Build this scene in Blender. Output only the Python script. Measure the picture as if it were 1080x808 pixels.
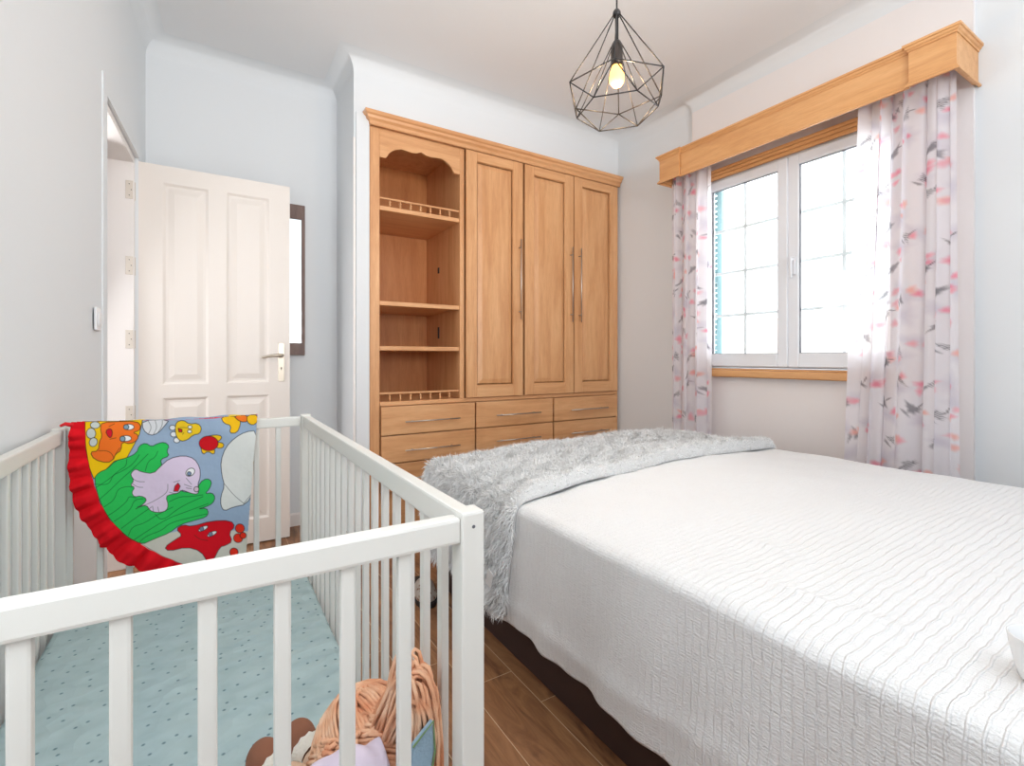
import bpy, bmesh, math, random
import numpy as np
from mathutils import Vector, Matrix, noise

for o in list(bpy.data.objects):
    bpy.data.objects.remove(o)
SC = bpy.context.scene
COL = SC.collection
PI = math.pi
random.seed(7)

# ------------------------------------------------------------------ camera
FPX, HOR, CXP, CAMH = 512.7, 378.0, 540.0, 1.04
YAW = math.atan(319 / 512.7)
SN, CS = math.sin(YAW), math.cos(YAW)
cam = bpy.data.cameras.new('camera')
cam.sensor_width = 36.0
cam.lens = FPX / 1080 * 36
cam.shift_y = -(404 - HOR) / 1080
cam.clip_start = 0.02
cam_o = bpy.data.objects.new('camera', cam)
cam_o.location = (0, 0, CAMH)
cam_o.rotation_euler = (PI / 2, 0, -YAW)
COL.objects.link(cam_o)
SC.camera = cam_o

# ------------------------------------------------------------------ light
WORLD_STRENGTH = 3.0
SC.view_settings.view_transform = 'Standard'
SC.view_settings.look = 'None'
SC.view_settings.gamma = 1
SC.view_settings.use_curve_mapping = False
SC.view_settings.exposure = 0.58
w = bpy.data.worlds.new('sky')
SC.world = w
w.use_nodes = True
nt = w.node_tree
bg = nt.nodes['Background']
bg.inputs[0].default_value = (0.93, 0.965, 1.0, 1)
bg.inputs[1].default_value = WORLD_STRENGTH

def area(name, loc, target, sx, sy, power, color):
    l = bpy.data.lights.new(name, 'AREA')
    l.shape = 'RECTANGLE'
    l.size, l.size_y = sx, sy
    l.energy = power
    l.color = color
    o = bpy.data.objects.new(name, l)
    o.location = loc
    d = Vector(target) - Vector(loc)
    o.rotation_euler = d.to_track_quat('-Z', 'Y').to_euler()
    COL.objects.link(o)
    return o
area('window_daylight', (3.06, 1.48, 1.62), (1.2, 1.2, 0.9), 1.1, 1.2, 12, (0.92, 0.96, 1.0))
area('ceiling_fill', (1.15, 1.1, 2.74), (1.15, 1.1001, 0), 2.0, 2.2, 2, (0.90, 0.95, 1.0))
area('bounce_up', (1.0, -0.9, 1.9), (1.0, -0.899, 2.78), 2.2, 1.0, 38, (0.87, 0.945, 1.0))
fl = area('raised_fill', (0.7, -2.2, 1.6), (1.1, 2.85, 2.95), 1.2, 0.8, 12, (0.98, 0.98, 1.0))  # added fill lamp behind the camera, brightens back walls and wardrobe
fl.data.spread = math.radians(75)
area('left_fill', (-0.34, 0.30, 1.20), (0.95, 0.80, 0.25), 0.5, 0.6, 2.6, (0.90, 0.955, 1.0))  # invented lamp by the left wall, out of view, lifts the bed side
area('hall_fill', (-0.80, 2.74, 1.25), (0.9, 1.0, 0.45), 0.6, 1.8, 11, (0.97, 0.98, 1.0))  # unseen area lamp added in the hall to brighten the bed side

# ------------------------------------------------------------------ materials
def lin(r, g, b):
    f = lambda c: (c / 255 / 12.92) if c / 255 <= 0.04045 else ((c / 255 + 0.055) / 1.055) ** 2.4
    return (f(r), f(g), f(b), 1)

def mat(name, color=(200, 200, 200), rough=0.5, metal=0.0, spec=0.5, build=None):
    m = bpy.data.materials.new(name)
    m.use_nodes = True
    n = m.node_tree
    b = n.nodes['Principled BSDF']
    b.inputs['Base Color'].default_value = lin(*color)
    b.inputs['Roughness'].default_value = rough
    b.inputs['Metallic'].default_value = metal
    b.inputs['Specular IOR Level'].default_value = spec
    if build:
        build(n, b)
    return m

def N(n, t, **kw):
    x = n.nodes.new(t)
    for k, v in kw.items():
        setattr(x, k, v)
    return x

def objcoord(n, scale=(1, 1, 1), rot=(0, 0, 0), gen='Object'):
    tc = N(n, 'ShaderNodeTexCoord')
    mp = N(n, 'ShaderNodeMapping')
    mp.inputs['Scale'].default_value = scale
    mp.inputs['Rotation'].default_value = rot
    n.links.new(tc.outputs[gen], mp.inputs['Vector'])
    return mp.outputs['Vector']

def noise_tex(n, vec, scale, detail=3, rough=0.5, dist=0.0):
    t = N(n, 'ShaderNodeTexNoise')
    n.links.new(vec, t.inputs['Vector'])
    t.inputs['Scale'].default_value = scale
    t.inputs['Detail'].default_value = detail
    t.inputs['Roughness'].default_value = rough
    t.inputs['Distortion'].default_value = dist
    return t.outputs['Fac']

def ramp(n, fac, stops):
    r = N(n, 'ShaderNodeValToRGB')
    el = r.color_ramp.elements
    while len(el) > 1:
        el.remove(el[0])
    el[0].position, el[0].color = stops[0]
    for p, c in stops[1:]:
        e = el.new(p)
        e.color = c
    n.links.new(fac, r.inputs['Fac'])
    return r.outputs['Color']

def bump(n, b, h, strength=0.2, dist=0.01, sock='Normal'):
    t = N(n, 'ShaderNodeBump')
    t.inputs['Strength'].default_value = strength
    t.inputs['Distance'].default_value = dist
    n.links.new(h, t.inputs['Height'])
    n.links.new(t.outputs['Normal'], b.inputs[sock])
    return t

def plaster(n, b):
    h = noise_tex(n, objcoord(n), 60, 3)
    bump(n, b, h, 0.05, 0.004)
M = {}
M['wall'] = mat('wall_paint', (228, 231, 233), 0.85, spec=0.2, build=plaster)
M['ceiling'] = mat('ceiling_paint', (234, 235, 236), 0.9, spec=0.2, build=plaster)
M['panelwall'] = mat('window_bay_paint', (236, 230, 228), 0.85, spec=0.2, build=plaster)

def wood_build(c0, c1, c2, scale):
    def f(n, b):
        v = objcoord(n, scale)
        a = noise_tex(n, v, 3.0, 5, 0.6, 0.6)
        col = ramp(n, a, [(0.25, lin(*c0)), (0.5, lin(*c1)), (0.75, lin(*c2))])
        v2 = objcoord(n, tuple(s * 3 for s in scale))
        a2 = noise_tex(n, v2, 9.0, 3, 0.6)
        mx = N(n, 'ShaderNodeMixRGB', blend_type='MULTIPLY')
        mx.inputs['Fac'].default_value = 0.35
        n.links.new(col, mx.inputs['Color1'])
        g = ramp(n, a2, [(0.3, (0.75, 0.68, 0.6, 1)), (0.6, (1, 1, 1, 1))])
        n.links.new(g, mx.inputs['Color2'])
        n.links.new(mx.outputs['Color'], b.inputs['Base Color'])
        bump(n, b, a2, 0.05, 0.002)
    return f
WC = ((206, 146, 96), (222, 166, 116), (233, 182, 132))
M['wood_v'] = mat('alder_wood_upright', rough=0.38, build=wood_build(*WC, (7, 7, 0.6)))
M['wood_h'] = mat('alder_wood_level', rough=0.38, build=wood_build(*WC, (0.6, 7, 7)))
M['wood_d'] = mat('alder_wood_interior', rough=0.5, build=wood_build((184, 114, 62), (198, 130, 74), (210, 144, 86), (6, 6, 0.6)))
WP = ((206, 146, 92), (220, 164, 108), (230, 178, 124))
M['wood_y'] = mat('pelmet_wood', rough=0.4, build=wood_build(*WP, (7, 0.6, 7)))

def floor_build(n, b):
    tc = N(n, 'ShaderNodeTexCoord')
    sp = N(n, 'ShaderNodeSeparateXYZ')
    n.links.new(tc.outputs['Object'], sp.inputs[0])
    def mth(op, a, bb=None):
        m_ = N(n, 'ShaderNodeMath', operation=op)
        for i, q in enumerate((a, bb)):
            if q is None:
                continue
            if isinstance(q, (int, float)):
                m_.inputs[i].default_value = q
            else:
                n.links.new(q, m_.inputs[i])
        return m_.outputs[0]
    W_, L_ = 0.159, 0.9
    u = mth('DIVIDE', mth('SUBTRACT', sp.outputs['X'], 0.852 - 0.159 * 20), W_)
    row = mth('FLOOR', u)
    fu = mth('FRACT', u)
    off = mth('MULTIPLY', row, 0.17 / 0.9)          # joints step 17 cm from plank to plank
    v = mth('ADD', mth('DIVIDE', mth('SUBTRACT', sp.outputs['Y'], 1.203 - 0.9 * 5 - 0.17 * 20 * -1 - 0.17 * 20 * 1), L_), off)
    v = mth('SUBTRACT', v, (20 * 0.17 / 0.9) % 1.0)
    fv = mth('FRACT', v)
    cell = mth('FLOOR', v)
    du = mth('MULTIPLY', mth('SUBTRACT', 0.5, mth('ABSOLUTE', mth('SUBTRACT', fu, 0.5))), W_)
    dv = mth('MULTIPLY', mth('SUBTRACT', 0.5, mth('ABSOLUTE', mth('SUBTRACT', fv, 0.5))), L_)
    d = mth('MINIMUM', du, dv)
    g = mth('LESS_THAN', d, 0.0011)
    cv = N(n, 'ShaderNodeCombineXYZ')
    n.links.new(mth('ADD', mth('MULTIPLY', sp.outputs['X'], 9.0), mth('MULTIPLY', row, 3.7)), cv.inputs[0])
    n.links.new(mth('ADD', mth('MULTIPLY', sp.outputs['Y'], 1.6), mth('MULTIPLY', cell, 5.3)), cv.inputs[1])
    n.links.new(mth('MULTIPLY', row, 1.9), cv.inputs[2])
    a = noise_tex(n, cv.outputs[0], 2.2, 6, 0.62, 1.3)
    col = ramp(n, a, [(0.28, lin(92, 58, 38)), (0.42, lin(128, 86, 56)), (0.56, lin(154, 108, 72)), (0.75, lin(172, 126, 88))])
    mx = N(n, 'ShaderNodeMixRGB')
    n.links.new(g, mx.inputs['Fac'])
    n.links.new(col, mx.inputs['Color1'])
    mx.inputs['Color2'].default_value = lin(206, 178, 146)
    n.links.new(mx.outputs['Color'], b.inputs['Base Color'])
    bump(n, b, a, 0.12, 0.002)
M['floor'] = mat('wood_look_tile', rough=0.42, build=floor_build)

M['door'] = mat('door_lacquer', (236, 228, 220), 0.4)
M['frame_paint'] = mat('frame_paint', (240, 234, 230), 0.5)
M['crib'] = mat('crib_lacquer', (224, 223, 217), 0.4)
M['pvc'] = mat('window_pvc', (232, 234, 238), 0.3)
M['gasket'] = mat('gasket', (110, 110, 116), 0.6)
M['steel'] = mat('brushed_steel', (200, 192, 182), 0.3, metal=1.0)
M['brass_steel'] = mat('satin_nickel', (190, 180, 165), 0.35, metal=0.9)
M['hinge'] = mat('pale_hinge_plate', (216, 206, 194), 0.4, metal=0.2)
M['black'] = mat('black_metal', (38, 34, 33), 0.45)
M['socket'] = mat('socket_metal', (70, 60, 54), 0.35, metal=0.6)
M['mirror'] = mat('mirror_glass', (196, 204, 206), 0.2, metal=1.0)
M['mirror_frame'] = mat('mirror_wood', rough=0.5, build=wood_build((96, 74, 68), (118, 94, 86), (136, 112, 102), (7, 7, 1)))
M['switch'] = mat('switch_plastic', (236, 236, 238), 0.35)
M['bedbase'] = mat('bed_base_dark', (58, 36, 30), 0.7, build=lambda n, b: bump(n, b, noise_tex(n, objcoord(n), 300, 2), 0.1, 0.002))
M['mattress_white'] = mat('mattress_ticking', (225, 225, 225), 0.9)
M['teal'] = mat('shutter_paint', (140, 172, 176), 0.5)
M['outwall'] = mat('render_white', (235, 235, 232), 0.9)
M['outroof'] = mat('roof_tile', (214, 196, 186), 0.9)
M['outglass'] = mat('far_window', (140, 160, 168), 0.2)
M['ground'] = mat('outside_ground', (215, 213, 205), 0.95)
M['ceramic'] = mat('white_ceramic', (240, 240, 240), 0.15)
M['brown_plush'] = mat('brown_felt', (140, 92, 70), 0.95, build=lambda n, b: bump(n, b, noise_tex(n, objcoord(n), 900, 2), 0.3, 0.002))
M['lace'] = mat('lace_white', (232, 226, 214), 0.9, build=lambda n, b: bump(n, b, noise_tex(n, objcoord(n), 300, 2), 0.6, 0.004))
M['lavender'] = mat('lavender_cloth', (222, 208, 224), 0.9, build=lambda n, b: bump(n, b, noise_tex(n, objcoord(n), 30, 3), 0.3, 0.01))
M['denim'] = mat('pale_blue_patch', (152, 180, 200), 0.9, build=lambda n, b: bump(n, b, noise_tex(n, objcoord(n), 200, 2), 0.4, 0.004))
M['green_trim'] = mat('green_stitching', (120, 150, 104), 0.9)
M['skin_cloth'] = mat('doll_cloth', (232, 196, 168), 0.9)
M['sole'] = mat('slipper_sole', (34, 26, 24), 0.7)
M['red_cloth'] = mat('red_ruffle', (214, 16, 30), 0.75)

def slipper_print(n, b):
    v = objcoord(n)
    vo = N(n, 'ShaderNodeTexVoronoi')
    vo.inputs['Scale'].default_value = 55
    n.links.new(v, vo.inputs['Vector'])
    c = ramp(n, vo.outputs['Distance'], [(0.18, lin(150, 92, 80)), (0.3, lin(196, 170, 150)), (0.5, lin(222, 210, 198))])
    n.links.new(c, b.inputs['Base Color'])
M['slipper'] = mat('floral_slipper_fabric', rough=0.9, build=slipper_print)

def yarn(n, b):
    v = objcoord(n)
    a = noise_tex(n, v, 25, 2)
    c = ramp(n, a, [(0.3, lin(222, 150, 112)), (0.5, lin(240, 186, 150)), (0.7, lin(248, 212, 182))])
    n.links.new(c, b.inputs['Base Color'])
    bump(n, b, noise_tex(n, v, 700, 2), 0.5, 0.002)
M['yarn'] = mat('peach_yarn', rough=0.9, spec=0.2, build=yarn)

def quilt(n, b):
    v = objcoord(n)
    vo = N(n, 'ShaderNodeTexVoronoi', voronoi_dimensions='2D')
    vo.inputs['Randomness'].default_value = 0.85
    vo.inputs['Scale'].default_value = 26
    n.links.new(v, vo.inputs['Vector'])
    dots = ramp(n, vo.outputs['Distance'], [(0.0, lin(96, 120, 126)), (0.05, lin(120, 142, 148)), (0.10, lin(172, 192, 194))])
    v2 = objcoord(n, (1, 1.6, 1))
    a = noise_tex(n, v2, 16, 2, 0.5, 0.4)
    mx = N(n, 'ShaderNodeMixRGB', blend_type='MULTIPLY')
    mx.inputs['Fac'].default_value = 1
    n.links.new(dots, mx.inputs['Color1'])
    n.links.new(ramp(n, a, [(0.3, (0.86, 0.88, 0.88, 1)), (0.7, (1, 1, 1, 1))]), mx.inputs['Color2'])
    n.links.new(mx.outputs['Color'], b.inputs['Base Color'])
    ad = N(n, 'ShaderNodeMath', operation='ADD')
    n.links.new(a, ad.inputs[0])
    n.links.new(vo.outputs['Distance'], ad.inputs[1])
    bump(n, b, ad.outputs[0], 0.6, 0.005)
M['quilt'] = mat('sage_quilted_cotton', (170, 192, 194), 0.9, spec=0.2, build=quilt)

def spread(n, b):
    # seersucker: raised ribs running across the bed, puckered between them (UV = cloth laid flat, metres)
    uv = N(n, 'ShaderNodeTexCoord').outputs['UV']
    def wave(scale, axis, dist, ds):
        wv = N(n, 'ShaderNodeTexWave', wave_type='BANDS', bands_direction=axis, wave_profile='SIN')
        n.links.new(uv, wv.inputs['Vector'])
        wv.inputs['Scale'].default_value = scale
        wv.inputs['Distortion'].default_value = dist
        wv.inputs['Detail'].default_value = 2
        wv.inputs['Detail Scale'].default_value = ds
        return wv.outputs['Fac']
    ribs = wave(0.314 / 0.019, 'Y', 2.0, 1.5)
    rr = ramp(n, ribs, [(0.80, (0, 0, 0, 1)), (0.97, (1, 1, 1, 1))])
    cross = wave(0.314 / 0.0065, 'X', 5.0, 3.0)
    mp = N(n, 'ShaderNodeMapping')
    mp.inputs['Scale'].default_value = (160, 60, 1)
    n.links.new(uv, mp.inputs['Vector'])
    pk = noise_tex(n, mp.outputs['Vector'], 1.0, 3, 0.6)
    mp2 = N(n, 'ShaderNodeMapping')
    mp2.inputs['Scale'].default_value = (9, 260, 1)
    n.links.new(uv, mp2.inputs['Vector'])
    fine = noise_tex(n, mp2.outputs['Vector'], 1.0, 2, 0.6)
    big = noise_tex(n, uv, 5, 2, 0.5)
    def mm(op, a, c):
        x = N(n, 'ShaderNodeMath', operation=op)
        for i, q in enumerate((a, c)):
            if isinstance(q, (int, float)):
                x.inputs[i].default_value = q
            else:
                n.links.new(q, x.inputs[i])
        return x.outputs[0]
    h = mm('ADD', mm('MULTIPLY', rr, 0.36), mm('MULTIPLY', pk, 0.7))
    h = mm('ADD', h, mm('MULTIPLY', fine, 0.35))
    h = mm('ADD', h, mm('MULTIPLY', cross, 0.12))
    h = mm('ADD', h, mm('MULTIPLY', big, 1.2))
    bump(n, b, h, 0.8, 0.0055)
M['spread'] = mat('white_seersucker', (238, 238, 238), 0.95, spec=0.1, build=spread)

def vcol(n, b, attr='paint'):
    a = N(n, 'ShaderNodeAttribute', attribute_name=attr)
    n.links.new(a.outputs['Color'], b.inputs['Base Color'])
    return a
M['fur'] = mat('grey_faux_fur', rough=0.9, spec=0.15, build=lambda n, b: vcol(n, b) and None)
def print_b(n, b):
    vcol(n, b)
    bump(n, b, noise_tex(n, objcoord(n), 14, 3), 0.25, 0.02)
M['print'] = mat('printed_play_mat', rough=0.85, spec=0.15, build=print_b)

def curtain_mat():
    m = bpy.data.materials.new('printed_voile')
    m.use_nodes = True
    n = m.node_tree
    n.nodes.clear()
    out = N(n, 'ShaderNodeOutputMaterial')
    a = N(n, 'ShaderNodeAttribute', attribute_name='paint')
    d = N(n, 'ShaderNodeBsdfDiffuse')
    t = N(n, 'ShaderNodeBsdfTranslucent')
    tr = N(n, 'ShaderNodeBsdfTransparent')
    mx = N(n, 'ShaderNodeMixShader')
    mx.inputs[0].default_value = 0.5
    n.links.new(a.outputs['Color'], d.inputs['Color'])
    n.links.new(a.outputs['Color'], t.inputs['Color'])
    n.links.new(d.outputs[0], mx.inputs[1])
    n.links.new(t.outputs[0], mx.inputs[2])
    m2 = N(n, 'ShaderNodeMixShader')
    m2.inputs[0].default_value = 0.10
    n.links.new(mx.outputs[0], m2.inputs[1])
    n.links.new(tr.outputs[0], m2.inputs[2])
    n.links.new(m2.outputs[0], out.inputs[0])
    return m
M['curtain'] = curtain_mat()

def glass_mat():
    m = bpy.data.materials.new('clear_glass')
    m.use_nodes = True
    n = m.node_tree
    n.nodes.clear()
    out = N(n, 'ShaderNodeOutputMaterial')
    tr = N(n, 'ShaderNodeBsdfTransparent')
    tr.inputs[0].default_value = (0.97, 0.985, 0.98, 1)
    g = N(n, 'ShaderNodeBsdfGlossy')
    g.inputs['Roughness'].default_value = 0.02
    fr = N(n, 'ShaderNodeFresnel')
    fr.inputs[0].default_value = 1.45
    mx = N(n, 'ShaderNodeMixShader')
    n.links.new(fr.outputs[0], mx.inputs[0])
    n.links.new(tr.outputs[0], mx.inputs[1])
    n.links.new(g.outputs[0], mx.inputs[2])
    n.links.new(mx.outputs[0], out.inputs[0])
    return m
M['glass'] = glass_mat()
def emis(name, c, s):
    m = bpy.data.materials.new(name)
    m.use_nodes = True
    b = m.node_tree.nodes['Principled BSDF']
    b.inputs['Base Color'].default_value = lin(*c)
    b.inputs['Emission Color'].default_value = lin(*c)
    b.inputs['Emission Strength'].default_value = s
    return m
M['bulb'] = emis('warm_bulb', (255, 176, 84), 3.2)

# ------------------------------------------------------------------ helpers
def link(o, parent=None):
    COL.objects.link(o)
    if parent is not None:
        o.parent = parent
    return o

def obj(name, bm, m, parent=None, smooth=False):
    me = bpy.data.meshes.new(name)
    if smooth:
        for f in bm.faces:
            f.smooth = True
    bm.normal_update()
    bm.to_mesh(me)
    bm.free()
    me.materials.append(m)
    return link(bpy.data.objects.new(name, me), parent)

def tag(o, label=None, cat=None, group=None, kind=None):
    for k, v in (('label', label), ('category', cat), ('group', group), ('kind', kind)):
        if v:
            o[k] = v
    return o

def empty(name, loc=(0, 0, 0)):
    o = bpy.data.objects.new(name, None)
    o.empty_display_size = 0.1
    o.location = loc
    COL.objects.link(o)
    return o

class Thing:
    """an Empty at the base; parts are given in world coordinates and stored relative to it"""
    def __init__(self, name, loc, label, cat, group=None):
        self.o = empty(name, loc)
        tag(self.o, label, cat, group)
        self.loc = Vector(loc)
    def part(self, name, bm, m, smooth=False, parent=None):
        bmesh.ops.translate(bm, vec=-self.loc, verts=bm.verts)
        return obj(name, bm, m, parent or self.o, smooth)

def B():
    return bmesh.new()

def box(bm, x0, x1, y0, y1, z0, z1, bev=0.0, seg=2):
    t = bmesh.new()
    vs = [t.verts.new((x, y, z)) for x in (x0, x1) for y in (y0, y1) for z in (z0, z1)]
    for f in ((0, 1, 3, 2), (4, 6, 7, 5), (0, 4, 5, 1), (2, 3, 7, 6), (0, 2, 6, 4), (1, 5, 7, 3)):
        t.faces.new([vs[i] for i in f])
    if bev:
        bmesh.ops.bevel(t, geom=list(t.edges), offset=bev, segments=seg, profile=0.6, affect='EDGES')
    bmesh.ops.recalc_face_normals(t, faces=t.faces)
    join(bm, t)
    return bm

def join(bm, t):
    me = bpy.data.meshes.new('tmp')
    t.to_mesh(me)
    t.free()
    bm.from_mesh(me)
    bpy.data.meshes.remove(me)

def prism(bm, pts, axis, a0, a1, bev=0.0):
    """pts: polygon in the two other axes, extruded along axis from a0 to a1"""
    t = bmesh.new()
    def mk(p, a):
        if axis == 'x':
            return (a, p[0], p[1])
        if axis == 'y':
            return (p[0], a, p[1])
        return (p[0], p[1], a)
    v0 = [t.verts.new(mk(p, a0)) for p in pts]
    v1 = [t.verts.new(mk(p, a1)) for p in pts]
    n_ = len(pts)
    t.faces.new(v0)
    t.faces.new(v1)
    for i in range(n_):
        t.faces.new((v0[i], v0[(i + 1) % n_], v1[(i + 1) % n_], v1[i]))
    bmesh.ops.recalc_face_normals(t, faces=t.faces)
    if bev:
        bmesh.ops.bevel(t, geom=list(t.edges), offset=bev, segments=1, affect='EDGES')
    join(bm, t)
    return bm

def tube(bm, pts, r, seg=8, cap=True, radii=None):
    t = bmesh.new()
    pts = [Vector(p) for p in pts]
    rings = []
    up = Vector((0, 0, 1))
    prev = None
    for i, p in enumerate(pts):
        d = (pts[min(i + 1, len(pts) - 1)] - pts[max(i - 1, 0)]).normalized()
        if prev is None:
            a = d.cross(up)
            if a.length < 1e-3:
                a = d.cross(Vector((1, 0, 0)))
            a.normalize()
        else:
            a = (prev - d * prev.dot(d)).normalized()
        prev = a
        b = d.cross(a)
        rr = radii[i] if radii else r
        rings.append([t.verts.new(p + (a * math.cos(2 * PI * k / seg) + b * math.sin(2 * PI * k / seg)) * rr) for k in range(seg)])
    for q in range(len(rings) - 1):
        for k in range(seg):
            t.faces.new((rings[q][k], rings[q][(k + 1) % seg], rings[q + 1][(k + 1) % seg], rings[q + 1][k]))
    if cap:
        t.faces.new(rings[0][::-1])
        t.faces.new(rings[-1])
    bmesh.ops.recalc_face_normals(t, faces=t.faces)
    join(bm, t)
    return bm

def lathe(bm, prof, c=(0, 0, 0), seg=24, caps=True):
    t = bmesh.new()
    rings = []
    for r, z in prof:
        rings.append([t.verts.new((c[0] + max(r, 1e-5) * math.cos(2 * PI * k / seg), c[1] + max(r, 1e-5) * math.sin(2 * PI * k / seg), c[2] + z)) for k in range(seg)])
    for q in range(len(rings) - 1):
        for k in range(seg):
            t.faces.new((rings[q][k], rings[q][(k + 1) % seg], rings[q + 1][(k + 1) % seg], rings[q + 1][k]))
    if caps:
        t.faces.new(rings[0][::-1])
        t.faces.new(rings[-1])
    bmesh.ops.recalc_face_normals(t, faces=t.faces)
    join(bm, t)
    return bm

def ellipsoid(bm, c, r, rot=None, nu=20, nv=12):
    t = bmesh.new()
    bmesh.ops.create_uvsphere(t, u_segments=nu, v_segments=nv, radius=1)
    Mx = Matrix.Translation(c) @ (rot.to_4x4() if rot else Matrix()) @ Matrix.Diagonal((*r, 1))
    bmesh.ops.transform(t, matrix=Mx, verts=t.verts)
    join(bm, t)
    return bm

def sweep(bm, path, prof, closed_prof=True):
    """sweep a moulding profile [(out, z)] along a plan polyline; out is to the right of travel; mitred"""
    t = bmesh.new()
    P = [Vector(p) for p in path]
    rings = []
    for i, p in enumerate(P):
        def nrm(a, b):
            d = (b - a).normalized()
            return Vector((d.y, -d.x))
        if i == 0:
            m_ = nrm(P[0], P[1])
        elif i == len(P) - 1:
            m_ = nrm(P[-2], P[-1])
        else:
            n1, n2 = nrm(P[i - 1], p), nrm(p, P[i + 1])
            m_ = (n1 + n2)
            m_ = m_ / max(m_.dot(n1), 1e-4)
        rings.append([t.verts.new((p.x + m_.x * o_, p.y + m_.y * o_, z)) for o_, z in prof])
    k = len(prof)
    for q in range(len(rings) - 1):
        for j in range(k if closed_prof else k - 1):
            t.faces.new((rings[q][j], rings[q][(j + 1) % k], rings[q + 1][(j + 1) % k], rings[q + 1][j]))
    if closed_prof:
        t.faces.new(rings[0])
        t.faces.new(rings[-1][::-1])
    bmesh.ops.recalc_face_normals(t, faces=t.faces)
    join(bm, t)
    return bm

def grid_obj(name, co, m, parent=None, paint=None, uv=None, keep=None, smooth=True):
    """co: (nv, nu, 3) array -> one mesh; paint: (nv, nu, 3) linear colours; keep: (nv-1, nu-1) mask of faces"""
    nv, nu = co.shape[:2]
    idx = np.arange(nv * nu).reshape(nv, nu)
    q = np.stack([idx[:-1, :-1], idx[:-1, 1:], idx[1:, 1:], idx[1:, :-1]], -1).reshape(-1, 4)
    if keep is not None:
        q = q[keep.reshape(-1)]
        used = np.unique(q)
        remap = -np.ones(nv * nu, int)
        remap[used] = np.arange(len(used))
        q = remap[q]
    else:
        used = np.arange(nv * nu)
    v = co.reshape(-1, 3)[used]
    me = bpy.data.meshes.new(name)
    me.vertices.add(len(v))
    me.vertices.foreach_set('co', v.astype(np.float32).ravel())
    me.loops.add(q.size)
    me.loops.foreach_set('vertex_index', q.astype(np.int32).ravel())
    me.polygons.add(len(q))
    me.polygons.foreach_set('loop_start', np.arange(0, q.size, 4, dtype=np.int32))
    me.polygons.foreach_set('loop_total', np.full(len(q), 4, dtype=np.int32))
    me.polygons.foreach_set('use_smooth', np.full(len(q), smooth))
    me.update(calc_edges=True)
    if paint is not None:
        ca = me.color_attributes.new('paint', 'FLOAT_COLOR', 'POINT')
        c = np.ones((len(v), 4), np.float32)
        c[:, :3] = paint.reshape(-1, 3)[used]
        ca.data.foreach_set('color', c.ravel())
    if uv is not None:
        ul = me.uv_layers.new(name='UVMap')
        ul.data.foreach_set('uv', uv.reshape(-1, 2)[used][q.ravel()].astype(np.float32).ravel())
    me.materials.append(m)
    return link(bpy.data.objects.new(name, me), parent)

def slin(c):
    return np.array(lin(*c)[:3])

# ------------------------------------------------------------------ room shell
H_C = 2.78
def wx(y):                                   # the old left wall runs a touch out of square
    return -0.338 + 0.05 * (y - 2.4)
def struct(o):
    o['kind'] = 'structure'
    return o
YN = -2.4
bm = B(); box(bm, -2.2, 3.0, YN, 4.0, -0.12, 0)
struct(obj('floor', bm, M['floor']))
bm = B(); box(bm, -2.2, 3.0, YN, 4.0, H_C, H_C + 0.12)
struct(obj('ceiling', bm, M['ceiling']))
# left wall with the doorway
DY0, DY1, DZ = 2.40, 3.07, 2.045
bm = B()
T = 0.16
prism(bm, [(wx(YN), YN), (wx(DY0), DY0), (wx(DY0) - T, DY0), (wx(YN) - T, YN)], 'z', 0, H_C)
prism(bm, [(wx(DY0), DY0), (wx(DY1), DY1), (wx(DY1) - T, DY1), (wx(DY0) - T, DY0)], 'z', DZ, H_C)
prism(bm, [(wx(DY1), DY1), (wx(3.30), 3.30), (wx(3.3) - T, 3.30), (wx(DY1) - T, DY1)], 'z', 0, H_C)
struct(obj('wall_left', bm, M['wall']))
bm = B()
box(bm, wx(3.28) - T, 0.703, 3.28, 3.44, 0, H_C)
box(bm, 0.703, 0.792, 2.85, 3.46, 0, H_C)
box(bm, 0.792, 2.77, 2.85, 3.46, 2.47, H_C)
box(bm, 0.792, 2.77, 3.46, 3.56, 0, 2.47)
bmesh.ops.remove_doubles(bm, verts=bm.verts, dist=1e-5)
struct(obj('wall_back', bm, M['wall']))
# hall beyond the doorway
bm = B(); box(bm, -1.75, -1.65, YN, 4.0, 0, H_C)
box(bm, -1.65, -0.55, 3.44, 3.54, 0, H_C)
struct(obj('wall_hall', bm, M['wall']))
bm = B(); box(bm, -1.75, 3.0, YN - 0.12, YN - 0.001, 0, H_C)
struct(obj('wall_near', bm, M['wall']))
# right wall
WY0, WY1, WZ0, WZ1 = 0.935, 2.035, 0.98, 2.165
BAYX, RX = 2.748, 2.77
bm = B()
def wall_hole(bm, x0, x1, y0, y1, hy0, hy1, hz0, hz1):
    box(bm, x0, x1, y0, hy0, 0, H_C)
    box(bm, x0, x1, hy1, y1, 0, H_C)
    box(bm, x0, x1, hy0, hy1, 0, hz0)
    box(bm, x0, x1, hy0, hy1, hz1, H_C)
wall_hole(bm, RX, 2.84, YN, 3.56, WY0, WY1, WZ0, WZ1)
wall_hole(bm, 2.84, 3.0, YN, 3.56, 0.72, 2.25, 0.9, 2.3)
struct(obj('wall_right', bm, M['wall']))
bm = B()
wall_hole(bm, BAYX, RX, 0.716, 2.13, WY0, WY1, WZ0, WZ1)
struct(obj('wall_window_bay', bm, M['panelwall']))
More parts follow.
